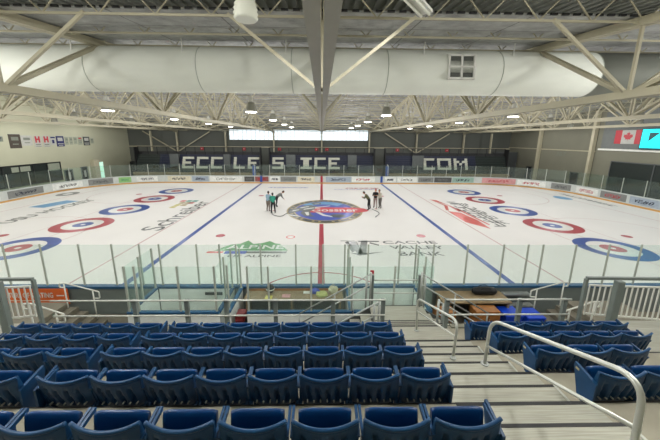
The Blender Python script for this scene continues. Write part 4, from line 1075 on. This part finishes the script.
# right: table with bag, cabinets, bins
t = thing('work_table', 'tan worktop along the boards right of the landing', 'table', (5.2, 8.9, 0))
bm = NB(); box(bm, -1.1, 1.25, -.38, .38, .86, .92, bev=.01); obj('table_top', bm, M['tan'], t)
for x in (-1.0, .2, 1.15):
    bm = NB(); box(bm, x-.03, x+.03, -.34, .34, 0, .86); obj('support', bm, M['tan'], t)
t = thing('duffel_bag', 'long black duffel bag lying on the tan worktop', 'bag', (5.75, 9.02, .92))
bm = NB(); tube(bm, [(-.42, 0, .13), (-.34, 0, .14), (0, 0, .15), (.34, 0, .14), (.42, 0, .13)], [.07, .13, .145, .13, .07], 14); obj('bag_body', bm, M['black'], t)
for y in (-.1, .1):
    bm = NB(); tube(bm, bend([(-.18, y, .24), (-.1, y, .31), (.1, y, .31), (.18, y, .24)], .04), .012, 6); obj('carry_handle', bm, M['black'], t)
def cabinet(label, x, y, w_, d_, h_):
    t = thing('wooden_cabinet', label, 'cabinet', (x, y, 0))
    bm = NB(); box(bm, -w_/2, w_/2, -d_/2, d_/2, 0, h_, bev=.008); obj('body', bm, M['brown'], t)
    for s in (-1, 1):
        bm = NB(); box(bm, s*w_/4-w_*.22, s*w_/4+w_*.22, -d_/2-.02, -d_/2, .08, h_-.06, bev=.005); dd = obj('door', bm, M['brown'], t)
        bm = NB(); box(bm, s*.04-.01, s*.04+.01, -d_/2-.04, -d_/2-.02, h_*.55, h_*.7); obj('door_handle', bm, M['alu'], dd)
cabinet('brown wooden cabinet beside the blue bins', 5.4, 8.3, .8, .4, .84)
cabinet('brown wooden cabinet just right of the landing', 4.05, 8.3, .6, .4, .82)
for i, (x, y, lab) in enumerate(((6.3, 8.4, 'blue plastic bin beside the brown cabinet'), (6.95, 8.3, 'blue plastic bin farther right, next to the side stairs'))):
    t = thing('storage_bin', lab, 'bin', (x, y, 0))
    bm = NB(); a = [(-.27, -.27), (.27, -.27), (.27, .27), (-.27, .27)]
    v0 = [bm.verts.new((p*.9, q*.9, 0)) for p, q in a]; v1 = [bm.verts.new((p, q, .62)) for p, q in a]
    bm.faces.new(v0); bm.faces.new(v1)
    for j in range(4): bm.faces.new([v0[j], v0[(j+1)%4], v1[(j+1)%4], v1[j]])
    obj('bin_body', bm, M['bluebin'], t)
    bm = NB(); box(bm, -.3, .3, -.3, .3, .62, .68, bev=.015); obj('lid', bm, M['bluebin'], t)
t = thing('aluminium_bench', 'grey bench standing against the boards above the blue bins', 'bench', (6.95, 9.05, 0))
for z, y in ((.55, -.12), (.86, .08)):
    bm = NB(); box(bm, -.45, .5, y-.1, y+.1, z, z+.05); obj('bench_plank', bm, M['alu'], t)
for x in (-.38, .42):
    bm = NB(); box(bm, x-.03, x+.03, -.2, .14, 0, .56); obj('leg', bm, M['iron'], t)
# orange banner on the back of the near boards
t = thing('orange_banner', 'orange vinyl banner with white lettering fixed behind the near boards', 'banner', (-10.05, Y0-.17, .45))
bm = NB(); box(bm, -1.35, 1.12, -.01, .01, 0, .58); obj('vinyl', bm, M['orange'], t)
mw = Matrix(((1, 0, 0, 0), (0, 0, -1, 0), (0, 1, 0, 0), (0, 0, 0, 1)))
text_mesh('banner_lettering', 'FUTURE OF SKATING', 1.75, .2, M['white'], Matrix.Translation((-1.15, -.016, .24)) @ mw, t, .02)
bm = NB(); box(bm, -1.1, .5, -.016, -.01, .12, .14); box(bm, .72, .98, -.016, -.01, .3, .34); box(bm, .76, .94, -.016, -.01, .12, .16); obj('small_lettering', bm, M['white'], t)

# ------------------------------------------------------------ people
def person(label, loc, rz, J, cols, hairm, extra=None):
    """J: joints in metres, figure faces +y.  One skinned body; colours by nearest bone."""
    t = thing('person', label, 'person', loc, rz)
    bones = [('pelvis','chest',.155,.165,'top'), ('chest','neck',.165,.06,'top'), ('neck','head',.055,.06,'skin')]
    V = {}; WID = 1.3 
    names_ = ['pelvis','waist','chest','neck','headb','shoulderL','elbowL','wristL','handL','shoulderR','elbowR','wristR','handR','hipL','kneeL','ankleL','toeL','hipR','kneeR','ankleR','toeR']
    rad = dict(pelvis=.135, waist=.12, chest=.145, neck=.055, headb=.06, shoulderL=.065, elbowL=.042, wristL=.03, handL=.035, shoulderR=.065, elbowR=.042, wristR=.03, handR=.035, hipL=.09, kneeL=.06, ankleL=.042, toeL=.04, hipR=.09, kneeR=.06, ankleR=.042, toeR=.04)
    J = dict(J); J['waist'] = tuple((a+b)/2 for a, b in zip(J['pelvis'], J['chest'])); J['headb'] = tuple(a+(b-a)*.45 for a, b in zip(J['neck'], J['head']))
    E_ = [('pelvis','waist','top'),('waist','chest','top'),('chest','neck','top'),('neck','headb','skin')]
    for s in 'LR':
        E_ += [('chest','shoulder'+s,'top'),('shoulder'+s,'elbow'+s,'top'),('elbow'+s,'wrist'+s,'top'),('wrist'+s,'hand'+s,'skin'),('pelvis','hip'+s,'leg'),('hip'+s,'knee'+s,'leg'),('knee'+s,'ankle'+s,'leg'),('ankle'+s,'toe'+s,'shoe')]
    me = bpy.data.meshes.new('b'); idx = {n: i for i, n in enumerate(names_)}
    me.from_pydata([J[n] for n in names_], [(idx[a], idx[b]) for a, b, _ in E_], [])
    o = bpy.data.objects.new('b', me); COL.objects.link(o)
    sk = o.modifiers.new('s', 'SKIN')
    for n in names_:
        d = me.skin_vertices[0].data[idx[n]]; q_ = WID if n[:4] not in ('neck', 'head', 'wris', 'hand') else 1.05; d.radius = (rad[n]*q_, rad[n]*q_); d.use_root = n == 'pelvis'
    ss = o.modifiers.new('u', 'SUBSURF'); ss.levels = 2
    dg = bpy.context.evaluated_depsgraph_get(); m2 = bpy.data.meshes.new_from_object(o.evaluated_get(dg)); bpy.data.objects.remove(o)
    # head joined to the same mesh as an ellipsoid with nose and ears
    bm = NB(); bm.from_mesh(m2)
    H = Vector(J['head']); N = Vector(J['neck']); up = (H-N).normalized(); fw = Vector((0, 1, 0)); fw = (fw-up*fw.dot(up)).normalized() if abs(up.y) < .95 else Vector((0, 0, -1)); sd = fw.cross(up).normalized()
    g = bmesh.ops.create_icosphere(bm, subdivisions=3, radius=1)
    hv = set(g['verts'])
    for v in g['verts']:
        c = v.co.copy(); x, y, z = c.x*.078, c.y*.098, c.z*.118
        if c.z < -.2: x *= 1+.25*(c.z+.2); y *= 1+.1*(c.z+.2)
        if c.y > .9 and abs(c.x) < .2 and -.35 < c.z < .15: y += .022
        if abs(c.x) > .95 and abs(c.z) < .3: x *= 1.15
        if c.y > .8 and .0 < c.z < .3 and .2 < abs(c.x) < .5: y -= .008
        v.co = H+sd*x+fw*y+up*z
    segs = [(Vector(J[a]), Vector(J[b]), k) for a, b, k in E_]
    mi = {'top': 0, 'leg': 1, 'skin': 2, 'shoe': 3}
    for f in bm.faces:
        f.smooth = True; c = f.calc_center_median()
        if all(v in hv for v in f.verts): f.material_index = 2; continue
        best = None
        for a, b, k in segs:
            ab = b-a; tt = max(0, min(1, (c-a).dot(ab)/ab.length_squared)); d = (c-(a+ab*tt)).length
            if best is None or d < best[0]: best = (d, k)
        f.material_index = mi[best[1]]
    bpy.data.meshes.remove(m2)
    obj('body', bm, [cols[0], cols[1], M['skin'], M['black']], t)
    bm = NB(); g = bmesh.ops.create_icosphere(bm, subdivisions=3, radius=1)
    for v in g['verts']:
        c = v.co.copy(); v.co = H+sd*c.x*.088+fw*(c.y*.105-.014)+up*(c.z*.122+.014)
    bmesh.ops.delete(bm, geom=[v for v in bm.verts if (v.co-H).dot(fw) > .03 and (v.co-H).dot(up) < .07], context='VERTS')
    obj('hair', bm, hairm, t, True)
    # fingers
    for s in 'LR':
        a = Vector(J['wrist'+s]); b = Vector(J['hand'+s]); d = (b-a).normalized(); sx = Vector((1, 0, 0)); sx = (sx-d*sx.dot(d)).normalized(); nn = d.cross(sx)
        bm = NB()
        for q in range(4):
            p0 = b+sx*((q-1.5)*.02); Lf = (.065, .075, .07, .055)[q]
            tube(bm, [p0-d*.02, p0+d*Lf*.5, p0+d*Lf*.9+nn*.02], .0085, 6)
        tube(bm, [a+(b-a)*.4+sx*.02, b+sx*.05, b+sx*.055+d*.02], .0095, 6)
        obj('fingers', bm, M['skin'], t, True)
    return t
def stand(lean=0., arms='down', spread=.1):
    """pose factory: lean in radians of the torso forward about the hips"""
    hz = .93
    def up(h, x=0):   # a point h above the hips along the leaning spine
        return (x, math.sin(lean)*h, hz+math.cos(lean)*h)
    J = dict(pelvis=(0, 0, hz), chest=up(.42), neck=up(.58), head=up(.74))
    if lean > .6: J['head'] = (0, math.sin(lean)*.70+.06, hz+math.cos(lean)*.70+.06)
    for s, n in ((-1, 'L'), (1, 'R')):
        J['shoulder'+n] = up(.49, s*.185)
        sh = Vector(J['shoulder'+n])
        if arms == 'down': J['elbow'+n] = tuple(sh+Vector((s*.04, -.02, -.28))); J['wrist'+n] = tuple(sh+Vector((s*.03, .06, -.52))); J['hand'+n] = tuple(sh+Vector((s*.02, .09, -.6)))
        elif arms == 'reach': J['elbow'+n] = tuple(sh+Vector((s*.02, .08, -.26))); J['wrist'+n] = tuple(sh+Vector((-s*.05, .24, -.44))); J['hand'+n] = tuple(sh+Vector((-s*.06, .29, -.5)))
        else: J['elbow'+n] = tuple(sh+Vector((s*.06, .06, -.26))); J['wrist'+n] = tuple(sh+Vector((-s*.06, .27, -.2))); J['hand'+n] = tuple(sh+Vector((-s*.1, .34, -.17)))
        sp = s*spread
        J['hip'+n] = (s*.1, 0, hz-.05); J['knee'+n] = (sp*1.1, .05 if n == 'L' else .0, .49); J['ankle'+n] = (sp*1.3, -.03 if n == 'L' else -.08, .09); J['toe'+n] = (sp*1.4, .13 if n == 'L' else .08, .045)
    return J
cm = lambda n, c: mat('cloth_'+n, c, .8, 0, .12, 9)
hairm = M['hair']
person('person in a light blue shirt and brownish trousers standing left of the emblem', (-4.65, 24.2, .0), math.radians(-20), stand(.12, 'fold'), [cm('lightblue', (150, 178, 196)), cm('taupe', (120, 108, 100))], hairm)
person('person in a teal green jacket leaning forward beside the person in light blue', (-4.12, 23.55, .0), math.radians(15), stand(.45, 'reach', .12), [cm('teal', (48, 150, 128)), cm('black', (24, 24, 28))], hairm)
person('person in a grey top and black trousers bending over left of the emblem', (-4.2, 25.9, .0), math.radians(-70), stand(1.0, 'reach', .12), [cm('grey', (120, 122, 120)), cm('charcoal', (34, 32, 36))], hairm)
person('person in an olive jacket and black trousers bending forward right of the centre emblem', (4.3, 24.9, .0), math.radians(70), stand(.7, 'fold', .2), [cm('olive', (92, 92, 64)), cm('blacktwo', (26, 26, 28))], hairm)
person('person in a black vest standing right of the person in olive', (5.0, 25.6, .0), math.radians(160), stand(.1, 'fold'), [cm('vest', (30, 30, 34)), cm('pinkgrey', (150, 128, 124))], M['ired'])
person('person in a cream top and grey trousers behind the person in black', (5.4, 25.45, .0), math.radians(120), stand(.2, 'fold'), [cm('cream', (196, 188, 172)), cm('grey2', (104, 100, 96))], hairm)
def broom(label, loc, tilt, rz):
    t = thing('curling_broom', label, 'broom', loc, rz); t.rotation_euler = (tilt, 0, rz)
    bm = NB(); tube(bm, [(0, 0, .03), (0, 0, 1.35)], .014, 8); obj('handle', bm, M['white'], t)
    bm = NB(); box(bm, -.1, .1, -.035, .035, 0, .04, bev=.008); obj('brush_head', bm, M['ired'], t)
broom('curling broom held by the person in the black vest', (5.0, 25.15, .0), .12, .6)
broom('curling broom held by the person in light blue', (-4.2, 24.35, .0), -.1, .3)
def hose(label, pts):
    o = obj('measuring_cord', (lambda b: (tube(b, bend(pts, 1.2, 8), .03, 6), b)[1])(NB()), M['igrey']); tag(o, label, 'cord')
hose('thin dark cord curving over the ice from the people at the left', [(-4.3, 24.0, .03), (-4.1, 22.9, .03), (-3.3, 22.3, .03), (-2.9, 23.6, .03)])
hose('thin dark cord curving over the ice from the person in olive', [(4.6, 25.0, .03), (5.1, 23.6, .03), (4.4, 22.3, .03)])
for x, y, lab in ((-6.0, 20.0, ''),): pass

# ------------------------------------------------------------ world, camera, view
wd = bpy.data.worlds.new('World'); sc.world = wd; wd.use_nodes = True
wd.node_tree.nodes['Background'].inputs[0].default_value = (.75, .85, 1, 1); wd.node_tree.nodes['Background'].inputs[1].default_value = .4
cam = bpy.data.cameras.new('camera'); co = bpy.data.objects.new('camera', cam); COL.objects.link(co); sc.camera = co
f_, pit, yaw, roll, h_, cx_, cy_ = 283.604, .203, .020, -.008, 6.268, 327.111, 197.13
cp, sp_ = math.cos(pit), math.sin(pit)
F = Vector((math.sin(yaw)*cp, math.cos(yaw)*cp, -sp_)); R = Vector((math.cos(yaw), -math.sin(yaw), 0)); U = R.cross(F)
R2 = R*math.cos(roll)-U*math.sin(roll); U2 = U*math.cos(roll)+R*math.sin(roll)
mwc = Matrix(((R2.x, U2.x, -F.x, 0), (R2.y, U2.y, -F.y, 0), (R2.z, U2.z, -F.z, h_), (0, 0, 0, 1)))
co.matrix_world = mwc
cam.sensor_fit = 'HORIZONTAL'; cam.sensor_width = 36; cam.lens = f_/660*36
cam.shift_x = (330-cx_)/660; cam.shift_y = -(220-cy_)/660; cam.clip_start = .05; cam.clip_end = 300
sc.view_settings.view_transform = 'Standard'; sc.view_settings.look = 'None'; sc.view_settings.gamma = 1; sc.view_settings.use_curve_mapping = False
sc.view_settings.exposure = 0.0
sc.cycles.transparent_max_bounces = 32; sc.cycles.use_denoising = True; sc.cycles.max_bounces = 8; sc.cycles.diffuse_bounces = 5
